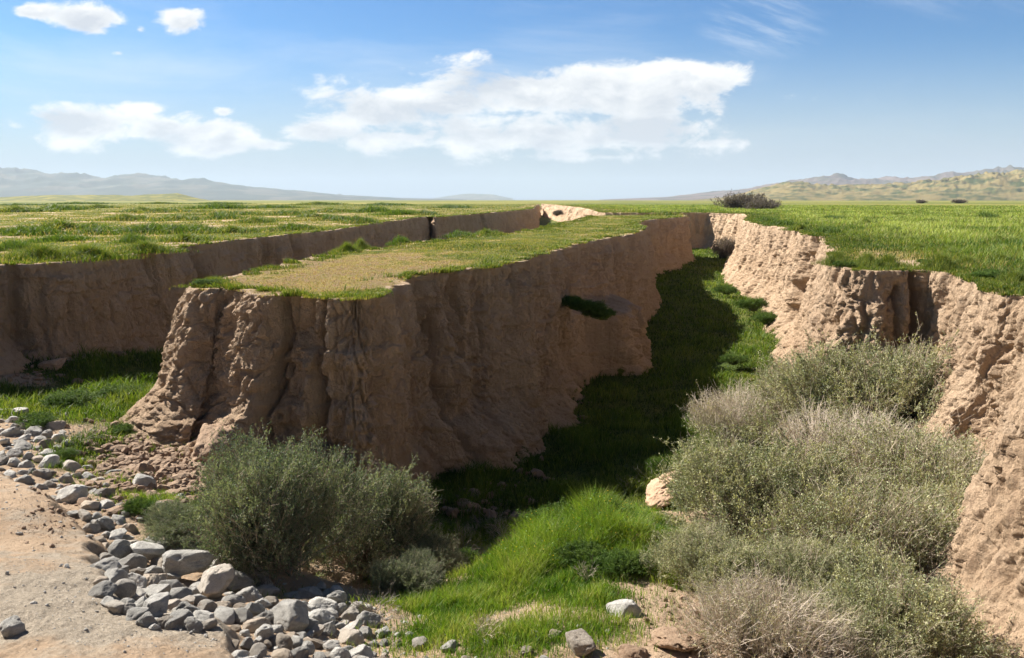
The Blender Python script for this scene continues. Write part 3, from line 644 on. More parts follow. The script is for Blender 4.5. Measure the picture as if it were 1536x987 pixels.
def top_grass(n, a0, a1, r0, r1, name, label, hs, rightish, seed):
    rng = np.random.default_rng(seed); x, y, r = scatter_top(n, r0, r1, a0, a1, rng)
    d = dist_top(x, y); g, pk = cover_top(x, y)
    keep = (d > .05) & (rng.random(n) < np.clip(.25 + g*1.1 + .5*pk, 0, 1)) & (y > 5)
    inM = _sd(m_c, x, y) > -.2
    keep &= (rightish(x, y) & ~inM) if rightish is not None else inM
    x, y, r, d, g, pk = [a[keep] for a in (x, y, r, d, g, pk)]; n = len(x)
    z = topz(x, y); tall = fbm(x*.22, y*.13, 0, 3, 91); t2 = fbm(x*.9, y*.6, 0, 2, 92)
    clump = ss(.12, .45, tall + .35*t2); tus = np.zeros(n)
    for (a, b, rx, ry) in TUSS:
        q0 = at(a, b); tus = np.maximum(tus, np.exp(-((x-q0[0])/rx)**2-((y-q0[1])/ry)**2)*(1+.8*t2))
    clump = np.maximum(clump, tus)
    if rightish is None: clump *= (1-pk)
    h = hs*(.35 + .35*rng.random(n) + 1.5*clump*rng.random(n)*1.0)*(1-.35*pk)
    if rightish is None: h *= .62
    h += (tus > .25)*tus*np.minimum(.75, .0065*r)*(.4+.6*rng.random(n))
    w = np.maximum(.006, r*.00075)*(.7+.6*rng.random(n))
    c = lerp(GREEN2, YEL, ss(-.3, .35, fbm(x*.3, y*.2, 0, 3, 93) + .5*(rng.random(n)-.5)))
    c = lerp(c, GREEN1, np.clip(clump*.8*(.4+.6*rng.random(n)) + tus*.6, 0, 1)*.9)
    c = lerp(c, DRY, (rng.random(n) < .10+.35*(1-g)).astype(float)*.8)
    c = lerp(c, np.where((rng.random(n) < .5)[:, None], (.30, .18, .12), (.46, .33, .18)), np.clip(pk*1.2, 0, 1)*(rng.random(n) < .72))
    c *= (.8+.4*rng.random(n))[:, None]
    return blades(name, np.stack([x, y, z], 1), h, w, .25+.5*rng.random(n), rng.random(n)*6.28, c, label=label)
top_grass(260000, -36, 12, 24, 500, 'plain_grass', 'short green and straw coloured grass over the left plain', .17, lambda x, y: x < 10+.12*y, 31)
# lush meadow on the right
def meadow():
    rng = np.random.default_rng(33); n = 380000; x, y, r = scatter_top(n, 19, 400, 2, 38, rng)
    d = dist_top(x, y); g, pk = cover_top(x, y); inM = _sd(m_c, x, y) > -.2
    keep = (d > .03) & ~inM & (rng.random(n) < np.clip(.12+g, 0, 1)) & (x >= 10+.12*y - (y > 120)*60) & (x > 5)
    x, y, r, d, g = [a[keep] for a in (x, y, r, d, g)]; n = len(x); z = topz(x, y)
    tall = ss(1.0, 9, d + 2.0*fbm(x*.3, y*.2, 0, 3, 94)); n2 = fbm(x*.35, y*.2, 0, 3, 95)
    h = (.08 + .10*rng.random(n)) + tall*(.18+.40*rng.random(n))*(.8+.6*n2)
    w = np.maximum(.006, r*.0007)*(.7+.6*rng.random(n))
    c = lerp((.06, .11, .015), (.19, .245, .04), ss(-.35, .4, n2 + .8*(rng.random(n)-.5)))
    c = lerp(c, (.38, .41, .12), tall*ss(-.35, .3, fbm(x*.15, y*.08, 0, 3, 97))*(rng.random(n) < .7)*.85); c *= (.72+.38*tall)[:, None]
    c = lerp(c, DRY, (rng.random(n) < .08+.5*np.clip(.6-g, 0, 1)).astype(float)*.8)
    c *= (.8+.4*rng.random(n))[:, None]
    blades('meadow_grass', np.stack([x, y, z], 1), np.maximum(h, .04), w, .2+.45*rng.random(n), rng.random(n)*6.28, c, label='tall lush green grass on the right plateau')
meadow()
top_grass(330000, -26, 16, 20, 180, 'mesa_grass', 'short dry and green grass on top of the mesa', .15, None, 35)
# rim fringe: longer greener tufts right at the edges
def fringe(P, side, n, seed, name, label, hh, span=(22, 260), gate=-.05):
    rng = np.random.default_rng(seed); r = np.hypot(P[:, 0], P[:, 1]); ok = np.where((r > span[0]) & (r < span[1]) & (P[:, 1] > 5))[0]
    i = rng.choice(ok, n); T = np.gradient(P[:, :2], axis=0); T /= np.linalg.norm(T, axis=1)[:, None]; N = np.stack([T[:, 1], -T[:, 0]], 1)*side
    o = -np.abs(rng.normal(0, .38, n))*(1+r[i]*.01) - .04 - .42*ss(-.1, .35, fbm(P[i, 0]*.9, P[i, 1]*.9, 0, 2, seed+7)); x = P[i, 0]+N[i, 0]*o + rng.normal(0, .03, n); y = P[i, 1]+N[i, 1]*o
    q = fbm(x*.8, y*.8, 0, 3, seed); g, pk = cover_top(x, y); keep = q + .3*(g-.5) > gate
    i, x, y, q, o = [a[keep] for a in (i, x, y, q, o)]; n = len(x); rr_ = r[i]
    h = hh*(.25+.9*rng.random(n)**1.5)*(.5+1.9*np.clip(q, 0, 1)); w = np.maximum(.006, rr_*.0008)*(.8+.5*rng.random(n))
    c = lerp(GREEN1, GREEN2, rng.random(n)); c = lerp(c, YEL, (rng.random(n) < .3)*.7)
    az = np.arctan2(N[i, 1], N[i, 0]) + rng.normal(0, 1.0, n)
    blades(name, np.stack([x, y, topz(x, y)], 1), h, w, .3+.6*rng.random(n), az, c, label=label)
fringe(rimM, 1, 60000, 41, 'rim_grass', 'ragged grass fringe along the mesa rim', .19, (20, 130), .0)
fringe(rimL, 1, 60000, 42, 'rim_grass', 'ragged grass fringe along the left cliff rim', .16, (25, 300), -.1)
fringe(rimR, 1, 70000, 43, 'rim_grass', 'ragged grass fringe along the right cliff rim', .14, (15, 200), -.1)
# gully floor grass
def floor_grass():
    rng = np.random.default_rng(51); n = 520000
    th = np.radians(rng.uniform(-38, 30, n)); r = np.exp(rng.uniform(math.log(17), math.log(190), n)); x = r*np.sin(th); y = r*np.cos(th)
    d = dist_top(x, y); g = cover_floor(x, y); k = (d < -.1) & (rng.random(n) < g*g*1.2)
    # leave the sage thickets open underneath
    x, y, r, g, d = [a[k] for a in (x, y, r, g, d)]; n = len(x)
    n1 = fbm(x*.45, y*.35, 0, 4, 101, .65); h = (.10 + .26*rng.random(n))*(1+2.2*np.clip(n1, -.35, 1))*(.4+.7*g)
    w = np.maximum(.008, r*.0008)*(.7+.6*rng.random(n))
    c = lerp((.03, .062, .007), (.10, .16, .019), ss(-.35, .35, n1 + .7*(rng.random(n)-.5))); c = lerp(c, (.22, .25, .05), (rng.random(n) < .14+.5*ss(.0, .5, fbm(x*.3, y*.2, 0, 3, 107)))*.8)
    c *= (.8+.4*rng.random(n))[:, None]
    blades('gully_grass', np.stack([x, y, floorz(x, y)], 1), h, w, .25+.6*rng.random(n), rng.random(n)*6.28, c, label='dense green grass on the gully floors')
floor_grass()
def near_grass():
    rng = np.random.default_rng(53); n = 900000
    x = rng.uniform(-11, 5, n); y = rng.uniform(8, 19, n); g = cover_floor(x, y)
    k = (rng.random(n) < g**1.6*.9) & (np.abs(x) < y*.72); x, y, g = x[k], y[k], g[k]
    k = np.ones(len(x), bool)
    mound = gauss(x, y, 880, 790, -3.7, 1.35, 1.2) + .8*gauss(x, y, 820, 820, -3.8, 1.0)
    n = len(x); n1 = fbm(x*1.6, y*1.6, 0, 3, 103)
    h = (.08 + .16*rng.random(n))*(.5+.8*g)*(1+.8*n1) + .50*np.clip(mound, 0, 1)*(.7+.35*rng.random(n))*(1+.35*n1)
    w = .009*(.6+.8*rng.random(n))
    c = lerp((.06, .13, .011), (.19, .27, .03), np.clip(.5+n1+.5*(rng.random(n)-.5), 0, 1)); c = lerp(c, (.30, .30, .09), (rng.random(n) < .10+.35*(1-np.clip(mound*1.5, 0, 1))*ss(.1, .5, n1+.2))*.85)
    c *= (.75+.5*rng.random(n))[:, None]
    P = np.stack([x, y, floorz(x, y)], 1)
    blades('foreground_grass', P, np.maximum(h, .05), w, .2+.5*rng.random(n), rng.random(n)*6.28, c, label='bright green grass in the near gully bottom')
    # leafy weeds and small yellow flowers over the mound
    m = np.where((mound > .22) & (rng.random(n) < .16))[0]; q = P[m].copy(); q[:, 2] += h[m]*rng.uniform(.55, 1.02, len(m)); q[:, :2] += rng.normal(0, .03, (len(m), 2))
    return q
FLP = near_grass()
def specks(name, P, size, col, rng, mat, label=None, kind=None, parent=None, elong=1.0):
    n = len(P); a = rng.normal(size=(n, 3)); a /= np.linalg.norm(a, axis=1)[:, None]; b = rng.normal(size=(n, 3)); b -= a*(a*b).sum(1)[:, None]; b /= np.linalg.norm(b, axis=1)[:, None]
    a = a*size[:, None]*elong; b = b*size[:, None]
    V = np.stack([P-a, P+b*.6, P+a, P-b*.6], 1).reshape(-1, 3); F = np.arange(n*4).reshape(-1, 4)
    o = mesh_np(name, V, F, mat, {'col': np.repeat(col, 4, 0)}, False, parent)
    if label: tag(o, label, None, None, kind)
    return o
rng = np.random.default_rng(55)
lf = FLP; c = lerp((.05, .13, .012), (.14, .24, .03), rng.random(len(lf))); specks('weed_leaves', lf, .012+.014*rng.random(len(lf)), c, rng, GRASS, 'small leaves of the bright green weed mound', 'stuff')
fl = FLP[rng.random(len(FLP)) < .10]; fl[:, 2] += .03; specks('wildflowers', fl, np.full(len(fl), .013), np.tile([.75, .50, .04], (len(fl), 1)), rng, GRASS, 'tiny yellow flowers dotted over the green weed mound', 'stuff')

# ------------------------------------------------------------------ shrubs
def tubes(A_, B_, ra, rb, col, sides=3):
    """thin tapered tubes from A to B"""
    d = B_-A_; L = np.linalg.norm(d, axis=1)[:, None]; d = d/np.maximum(L, 1e-6)
    ref = np.where(np.abs(d[:, 2:3]) > .9, [[1., 0, 0]], [[0., 0, 1]]); s1 = np.cross(d, ref); s1 /= np.linalg.norm(s1, axis=1)[:, None]; s2 = np.cross(d, s1)
    V = []
    for P, r in ((A_, ra), (B_, rb)):
        for k in range(sides):
            a = 2*pi*k/sides; V.append(P + (s1*cos(a)+s2*sin(a))*r[:, None])
    V = np.stack(V, 1); n = len(A_); b = np.arange(n)[:, None]*2*sides
    F = np.concatenate([b + np.array([k, (k+1) % sides, sides+(k+1) % sides, sides+k]) for k in range(sides)], 0)
    return V.reshape(-1, 3), F, np.repeat(col, 2*sides, 0)
def make_shrub(name, rad, hgt, seed, nsprig=1000, leafy=1.0, pal=None, dead=.15, leafsize=.0135, lobes=9, twigc=(.42, .35, .27)):
    rng = np.random.default_rng(seed)
    root = bpy.data.objects.new(name, None); COL.objects.link(root)
    # lobes: sub-domes over the crown
    la = rng.random(lobes)*2*pi; lr = rad*(.25+.5*rng.random(lobes)); LC = np.stack([lr*np.cos(la), lr*np.sin(la), hgt*(.22+.38*rng.random(lobes))], 1); LC[0] = (0, 0, hgt*.5)
    LR = rad*(.30+.22*rng.random(lobes)); LR[0] = rad*.48
    i = rng.choice(lobes, nsprig, p=LR**2/np.sum(LR**2))
    d = rng.normal(size=(nsprig, 3)); d[:, 2] = np.abs(d[:, 2])*.9 - .25; d /= np.linalg.norm(d, axis=1)[:, None]
    lump = 1+.5*fbm(d[:, 0]*2+i*3, d[:, 1]*2, d[:, 2]*2, 2, seed)
    q = LC[i] + d*(LR[i]*lump*rng.uniform(.55, 1.0, nsprig)**.6)[:, None]*np.array([1, 1, hgt/rad*.95])
    q[:, 2] = np.maximum(q[:, 2], .05+.2*rng.random(nsprig)*hgt)
    out = q/np.array([rad, rad, hgt]); out[:, 2] += .15; out /= np.linalg.norm(out, axis=1)[:, None]
    sd = out*.7 + d*.5 + rng.normal(0, .33, (nsprig, 3)) + np.array([0, 0, .45]); sd /= np.linalg.norm(sd, axis=1)[:, None]
    sl = (.13+.18*rng.random(nsprig)+.22*rng.random(nsprig)**6)*(.75+.25*rad)
    isdead = rng.random(nsprig) < dead + .55*ss(.25, .6, fbm(q[:, 0]*1.3, q[:, 1]*1.3, q[:, 2]*1.3, 2, seed+5) + (dead-.2))
    # each sprig: three segments with a slight bend, side twiglets
    A0 = q - sd*sl[:, None]*.5; bend = rng.normal(0, .22, (nsprig, 3)); B0 = A0 + sd*sl[:, None]*.6
    sd2 = sd + bend; sd2 /= np.linalg.norm(sd2, axis=1)[:, None]; C0 = B0 + sd2*sl[:, None]*.6
    TA = [A0, B0]; TB = [B0, C0]; RA = [np.full(nsprig, .0035), np.full(nsprig, .0026)]; RB = [np.full(nsprig, .0026), np.full(nsprig, .0012)]
    nt_ = 5; leafsrc = [(A0, B0), (B0, C0)]
    lens = [sl*.6, sl*.6]
    for k in range(nt_):
        t = rng.uniform(.15, .95, nsprig)[:, None]; o_ = np.where(t < .5, A0+(B0-A0)*t*2, B0+(C0-B0)*(t*2-1))
        dd = sd2 + rng.normal(0, .6, (nsprig, 3)); dd /= np.linalg.norm(dd, axis=1)[:, None]; L = sl*rng.uniform(.25, .55, nsprig)
        e = o_ + dd*L[:, None]; TA.append(o_); TB.append(e); RA.append(np.full(nsprig, .0018)); RB.append(np.full(nsprig, .0010)); leafsrc.append((o_, e)); lens.append(L)
    twc = np.array(twigc)*(.7+.6*rng.random(nsprig))[:, None]; twc = np.where(isdead[:, None], twc*1.25, twc*.8)
    TA = np.concatenate(TA); TB = np.concatenate(TB); RA = np.concatenate(RA); RB = np.concatenate(RB); TC = np.tile(twc, (nt_+2, 1))
    # main stems from the root to sprig feet
    ns = min(170, nsprig//4); j = rng.choice(nsprig, ns, replace=False); b0 = rng.normal(0, .10*rad, (ns, 3)); b0[:, 2] = -.05
    m1 = b0 + (A0[j]-b0)*.45 + rng.normal(0, .05, (ns, 3)); m1[:, 2] = b0[:, 2] + (A0[j][:, 2]-b0[:, 2])*.62
    SA = np.concatenate([b0, m1]); SB = np.concatenate([m1, A0[j]]); SR1 = np.concatenate([np.full(ns, .013), np.full(ns, .008)]); SR2 = np.concatenate([np.full(ns, .008), np.full(ns, .004)])
    V1, F1, C1 = tubes(np.concatenate([TA, SA]), np.concatenate([TB, SB]), np.concatenate([RA, SR1]), np.concatenate([RB, SR2]), np.concatenate([TC, np.tile(np.array(twigc)*.6, (2*ns, 1))]))
    mesh_np('stem', V1, F1, TWIG, {'col': C1}, False, root)
    # leaves
    pal = pal or [(.17, .20, .10), (.25, .26, .12), (.12, .16, .085)]
    tone = fbm(q[:, 0]*1.6, q[:, 1]*1.6, q[:, 2]*1.6, 2, seed+8)
    lc = lerp(pal[0], pal[1], ss(-.3, .4, tone + .5*(rng.random(nsprig)-.5))); lc = lerp(lc, pal[2], (rng.random(nsprig) < .3)*1.0)
    LP, LCc, LD = [], [], []
    for (a, b), L in zip(leafsrc, lens):
        per = 8
        for _ in range(per):
            t = rng.random(nsprig); k = (~isdead | (rng.random(nsprig) < .18)) & (rng.random(nsprig) < leafy)
            p = a + (b-a)*t[:, None] + rng.normal(0, .006, (nsprig, 3)); LP.append(p[k]); LCc.append((lc*(.8+.4*rng.random(nsprig))[:, None])[k]); LD.append((b-a)[k])
    LP = np.concatenate(LP); LCc = np.concatenate(LCc); LD = np.concatenate(LD); LD /= np.linalg.norm(LD, axis=1)[:, None]
    n = len(LP); a = LD + rng.normal(0, .7, (n, 3)); a /= np.linalg.norm(a, axis=1)[:, None]; b = rng.normal(size=(n, 3)); b -= a*(a*b).sum(1)[:, None]; b /= np.linalg.norm(b, axis=1)[:, None]
    sz = leafsize*(.7+.7*rng.random(n)); a = a*sz[:, None]; b = b*sz[:, None]*.38
    V = np.stack([LP, LP+a+b, LP+a*2, LP+a-b], 1).reshape(-1, 3)
    mesh_np('foliage', V, np.arange(n*4).reshape(-1, 4), LEAF, {'col': np.repeat(LCc, 4, 0)}, False, root)
    return root
def copy_thing(root):
    r = root.copy(); COL.objects.link(r)
    for ch in list(root.children):
        c = ch.copy(); COL.objects.link(c); c.parent = r
    return r
SAGE = [(.32, .335, .195), (.46, .45, .26), (.20, .23, .125)]
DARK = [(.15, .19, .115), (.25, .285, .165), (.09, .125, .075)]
protoA = make_shrub('sagebrush', 1.25, 1.15, 101, 2000, 1.0, SAGE, .10)
protoB = make_shrub('sagebrush', 1.25, 1.1, 102, 1900, .8, SAGE, .38)
protoC = make_shrub('sagebrush', 1.25, 1.2, 103, 1900, .45, [(.34, .33, .20), (.44, .40, .23), (.24, .25, .14)], .6, twigc=(.50, .43, .35))
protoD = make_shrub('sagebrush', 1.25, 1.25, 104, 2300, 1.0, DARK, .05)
used = set()
def put_shrub(proto, px, py, rpx, label, group, hs=1.0, rz=0, z=None):
    """px, py: photo pixel of the shrub's foot; rpx: crown radius in photo pixels"""
    if proto.name in used: o = copy_thing(proto)
    else: o = proto; used.add(proto.name)
    p = hitF(np.array([px]), np.array([py]))[0]; dist = math.hypot(p[0], p[1], )
    s = rpx/FOC*math.hypot(dist, H0-p[2])/1.25
    o.location = (p[0], p[1], p[2]-.06*s); o.scale = (s, s, s*hs); o.rotation_euler = (0, 0, rz)
    tag(o, label, 'shrub', group); return o
G1 = 'sagebrush thicket in the right gully'
put_shrub(protoA, 1300, 655, 118, 'green grey sagebrush farthest up the thicket, below the dark cleft in the cliff', G1, 1.2, .5)
put_shrub(protoC, 1110, 665, 92, 'pale twiggy grey shrub at the far left end of the thicket', G1, 1.0, 1.2)
put_shrub(protoB, 1195, 655, 105, 'dull grey green shrub between the twiggy end shrub and the one under the cleft', G1, 1.1, 2.2)
put_shrub(protoC, 1290, 745, 120, 'grey purple leafless looking shrub in the middle of the thicket', G1, 1.05, 3.0)
put_shrub(protoA, 1150, 800, 125, 'yellow green rounded sagebrush above the small dirt bank', G1, 1.15, 4.0)
put_shrub(protoB, 1395, 780, 130, 'olive sagebrush against the foot of the sunlit right cliff', G1, 1.1, 5.0)
put_shrub(protoB, 1250, 870, 140, 'straw coloured twiggy sagebrush in the centre of the thicket', G1, 1.2, .2)
put_shrub(protoA, 1070, 890, 88, 'smaller green sagebrush at the lower left of the thicket', G1, 1.0, 2.7)
put_shrub(protoA, 1320, 990, 125, 'large green sagebrush at the lower right beside the near cliff foot', G1, 1.2, 5.6)
put_shrub(protoC, 1150, 990, 122, 'nearest dry mauve twiggy shrub at the bottom of the thicket', G1, 1.0, 4.4)
put_shrub(protoA, 1405, 870, 105, 'dark green sagebrush filling the gap at the near cliff foot', G1, 1.1, 1.9)
put_shrub(protoB, 1230, 1010, 100, 'grey green shrub cut by the bottom edge between the mauve and the large green one', G1, 1.0, 3.4)
put_shrub(protoA, 1160, 910, 90, 'bright olive sagebrush between the lower left and the centre shrub', G1, 1.1, .9)
put_shrub(protoB, 1452, 800, 84, 'olive shrub pressed against the sunlit cliff at the right end of the thicket', G1, 1.2, 1.5)
G2 = 'dark saltbushes below the mesa'
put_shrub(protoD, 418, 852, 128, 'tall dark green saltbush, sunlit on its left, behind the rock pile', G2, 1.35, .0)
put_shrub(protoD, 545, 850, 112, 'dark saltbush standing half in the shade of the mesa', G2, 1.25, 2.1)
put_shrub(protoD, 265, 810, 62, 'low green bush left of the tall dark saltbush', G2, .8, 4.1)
# far and small bushes
G3 = 'bushes scattered on the plain and in the gullies'
def put_flat(proto, px, py, rpx, z, label, hs=1.0, rz=0., cat='shrub', grp=None):
    if proto.name in used: o = copy_thing(proto)
    else: o = proto; used.add(proto.name)
    a, b = at(px, py, z); s = rpx/FOC*math.hypot(a, b)/1.25; o.location = (a, b, z-.04*s); o.scale = (s, s, s*hs); o.rotation_euler = (0, 0, rz); tag(o, label, cat, grp); return o
protoP = make_shrub('saltbush', 1.25, .9, 106, 900, .5, [(.16, .13, .12), (.20, .17, .15), (.12, .10, .09)], .5, leafsize=.035, twigc=(.22, .18, .17))
put_flat(protoP, 1112, 314, 34, 0, 'dark purple grey bush on the plain beyond the right gully', .9, 0)
put_flat(protoP, 1152, 315, 30, 0, 'lower grey bush just right of the dark purple one on the plain', .7, 1.3)
put_flat(protoP, 1383, 305, 7, 0, 'tiny dark bush far out on the right meadow', .9, 2.3)
put_flat(protoP, 1438, 305, 10, 0, 'wider tiny dark bush at the far edge of the right meadow', .7, 3.3)
put_flat(protoP, 1083, 386, 25, -7.0, 'round grey bush at the far end of the right gully below the sunlit cliff', 1.5, 4.3)
put_flat(protoP, 835, 323, 9, -.1, 'small dark bush near the far sunlit bank behind the mesa', 1.2, 5.3)

# ------------------------------------------------------------------ rocks
import bmesh
def ico(sub):
    bm = bmesh.new(); bmesh.ops.create_icosphere(bm, subdivisions=sub, radius=1); bm.verts.ensure_lookup_table()
    V = np.array([v.co[:] for v in bm.verts]); F = np.array([[v.index for v in f.verts] for f in bm.faces]); bm.free(); return V, F
IV, IF = ico(5); IV2, IF2 = ico(2)
def rock_shape(V, rng, facets=16, soft=.09, nz=.07):
    N = rng.normal(size=(facets, 3)); N /= np.linalg.norm(N, axis=1)[:, None]; o = rng.uniform(.62, 1.0, facets)
    dot = V@N.T; t = np.where(dot > .05, o/np.maximum(dot, .05), 9.); t = np.concatenate([t, np.full((len(V), 1), 1.12)], 1)
    r = -soft*np.log(np.exp(-t/soft).sum(1)); P = V*r[:, None]
    sd = int(rng.integers(0, 90)); n = nz*fbm(P[:, 0]*2+sd, P[:, 1]*2, P[:, 2]*2, 3, 3) + nz*.45*fbm(P[:, 0]*7+sd, P[:, 1]*7, P[:, 2]*7, 3, 4)
    n -= nz*1.3*ss(.25, .5, fbm(P[:, 0]*1.6+sd, P[:, 1]*1.6, P[:, 2]*1.6, 3, 9)); n += nz*.22*fbm(P[:, 0]*18+sd, P[:, 1]*18, P[:, 2]*18, 2, 6); P = P*(1+n)[:, None]*np.array([1, rng.uniform(.7, .95), rng.uniform(.5, .8)]); return P
rr_ = np.random.default_rng(77)
ROCKS = [mesh_np('rock', rock_shape(IV, rr_, int(rr_.integers(9, 22)), .02+.05*rr_.random()), IF, ROCK, link=False) for _ in range(14)]
CLODS = [mesh_np('earth_block', rock_shape(IV, rr_, int(rr_.integers(9, 16)), .07, .16), IF, CLOD, link=False) for _ in range(6)]
nrock = 0
def inpoly(poly, x, y):
    ins = False; n = len(poly)
    for i in range(n):
        ax, ay = poly[i]; bx, by = poly[(i+1) % n]
        if (ay > y) != (by > y) and x < (bx-ax)*(y-ay)/(by-ay)+ax: ins = not ins
    return ins
def place_rock(px, py, r, label, group, lst=ROCKS, lift=.22, flat=1.0, cat='rock', name='rock'):
    global nrock
    src = random.choice(lst); o = src.copy(); o.name = name; COL.objects.link(o)
    p = hitF(np.array([px]), np.array([py]))[0]; s = r/FOC*math.hypot(p[0], p[1], H0-p[2])
    o.location = (p[0], p[1], p[2] + s*lift); o.scale = (s*random.uniform(.9, 1.15), s*random.uniform(.85, 1.05), s*flat*random.uniform(.85, 1.15))
    o.rotation_euler = (random.gauss(0, .3), random.gauss(0, .3), random.random()*6.28)
    tag(o, label, cat, group); nrock += 1; return o
def scatter_rocks(poly, n, r0, r1, label, group, sep=.72, lift=.22, lst=ROCKS, skew=1.6, fill=None):
    xs = [p[0] for p in poly]; ys = [p[1] for p in poly]; got = []
    for r in sorted([r0 + (r1-r0)*random.random()**skew for _ in range(n)], reverse=True):
        for _ in range(160):
            x, y = random.uniform(min(xs), max(xs)), random.uniform(min(ys), max(ys))
            if inpoly(poly, x, y) and all(((x-a)**2 + ((y-b)*1.35)**2) > (sep*(r+c))**2 for a, b, c in got + OCC):
                got.append((x, y, r)); break
    for x, y, r in got:
        sz_ = 'large' if r > r0+.5*(r1-r0) else 'medium sized' if r > r0+.2*(r1-r0) else 'small'
        if lst is ROCKS and callable(label): lb = label(sz_, x, y)
        else: lb = label
        place_rock(x, y, r, lb, lb if callable(label) else group, lst, lift)
    OCC.extend(got)
OCC = []
def one(px, py, r, label, lst=ROCKS, lift=.25, flat=1., cat='rock', name='rock', group=None):
    OCC.append((px, py, r)); return place_rock(px, py, r, label, group, lst, lift, flat, cat, name)
one(283, 868, 34, 'long pale grey boulder lying on top of the middle of the rock pile', lift=.75)
one(222, 845, 27, 'angular dark grey boulder standing at the upper left of the rock pile', lift=.7)
one(935, 922, 25, 'whitish boulder alone at the lower edge of the green grass mound', lift=.3)
one(868, 975, 30, 'grey boulder at the bottom edge among tan earth blocks', lift=.3)
one(322, 895, 31, 'large dark grey flat boulder at the right of the pile centre', lift=.5)
one(108, 752, 19, 'round grey boulder on the edge of the pale dirt bank', lift=.4)
one(335, 932, 24, 'rounded speckled boulder at the lower right of the left pile', lift=.3)
one(465, 898, 19, 'small upright boulder at the top of the lower rock pile', lift=.4)
one(435, 940, 28, 'broad pale boulder in the middle of the lower rock pile', lift=.5)
one(213, 693+40, 16, 'pale smooth stone under the clod slope of the mesa', lift=.3)
one(18, 945, 20, 'grey stone sunk in the pale ground at the lower left edge', lift=.1)
GP = 'grey boulders heaped below the pale pad'
scatter_rocks([(145,850),(190,822),(240,815),(340,835),(400,868),(400,905),(345,945),(230,942),(150,905)], 112, 8, 23, lambda z_, x, y: f"{z_} grey rock in the main heap, " + ('touching the pale ground on its lower side' if y > 905 else 'at its left end' if x < 215 else 'under the edge of the dark saltbush' if y < 862 or x > 345 else 'in its middle'), GP, .56, .2)
scatter_rocks([(340,945),(400,900),(470,880),(530,890),(580,950),(575,1015),(350,1015)], 88, 8, 22, lambda z_, x, y: f"{z_} pale rock in the lower heap, " + ('cut by or touching the bottom edge' if y > 965 else 'at its right end beside the grass' if x > 505 else 'at its left end joining the main heap' if x < 410 else 'in its upper middle'), 'pale boulders at the bottom edge', .56, .2)
scatter_rocks([(0,612),(60,628),(105,650),(120,690),(170,740),(205,800),(165,835),(125,785),(60,735),(0,716)], 84, 6, 14, lambda z_, x, y: f"{z_} grey rock of the left strip, " + ('beside the left gully grass' if y < 660 else 'along the top edge of the dirt bank' if y < 735 else 'at its lower end near the main heap'), 'small rocks along the left dirt bank', .75, .1)
scatter_rocks([(170,700),(260,740),(330,790),(330,830),(200,810),(160,760)], 16, 6, 12, 'small stone scattered in the weeds between the clod slope and the heap', 'stones in the weeds', 1.2, .15)
scatter_rocks([(590,935),(700,955),(860,940),(840,1000),(600,1000)], 12, 8, 18, 'stone half hidden in grass along the bottom edge', 'stones in the grass at the bottom edge', 1.0, .15)
one(322, 688, 44, 'big tan earth boulder broken off at the foot of the mesa corner', CLODS, .35, 1.15, 'boulder', 'earth_boulder')
one(225, 648, 22, 'tan earth slab on the slope left of the mesa corner', CLODS, .2, .6, 'boulder', 'earth_boulder')
one(45, 540, 22, 'brown earth block at the foot of the left cliff', CLODS, .3, .7, 'boulder', 'earth_boulder')
one(80, 552, 17, 'smaller tan earth block fallen beside the left cliff block', CLODS, .3, .8, 'boulder', 'earth_boulder')
one(994, 750, 42, 'flat topped tan earth bank left of the sagebrush thicket', CLODS, .35, .7, 'earth bank', 'earth_bank')
one(975, 812, 34, 'low tan earth lump below the flat topped bank', CLODS, .1, .7, 'earth bank', 'earth_bank')
one(1010, 965, 40, 'large tan earth block at the bottom edge, nearest the thicket', CLODS, .15, .7, 'boulder', 'earth_boulder')
one(950, 985, 28, 'tan earth block at the bottom edge left of the large one', CLODS, .15, .7, 'boulder', 'earth_boulder')
one(1065, 925, 26, 'earth block half under the lower left of the thicket', CLODS, .15, .7, 'boulder', 'earth_boulder')
# loose clods and pebbles
def debris(name, specs, mat, label, seed):
    rng = np.random.default_rng(seed); shapes = [rock_shape(IV2, rng, 9, .02, .30) for _ in range(12)]; Vs, Fs = [], []; k = 0
    for (cx, cy, sx, sy, n, s0, s1) in specs:
        px = rng.normal(cx, sx, n); py = rng.normal(cy, sy, n); P = hitF(px, py); dd = dist_top(P[:, 0], P[:, 1])
        sc = s0 + (s1-s0)*rng.random(n)**11
        for i in range(n):
            if dd[i] > -.1 or not (5 < P[i, 1] < 45): continue
            a = rng.random()*6.28; c, s_ = cos(a), sin(a); V = shapes[int(rng.integers(12))]*sc[i]*rng.uniform(.55, 1.3, 3)
            Vs.append(np.stack([V[:, 0]*c-V[:, 1]*s_, V[:, 0]*s_+V[:, 1]*c, V[:, 2]], 1) + P[i] + [0, 0, sc[i]*.2]); Fs.append(IF2 + k); k += len(V)
    o = mesh_np(name, np.concatenate(Vs), np.concatenate(Fs), mat, None, False); tag(o, label, None, None, 'stuff')
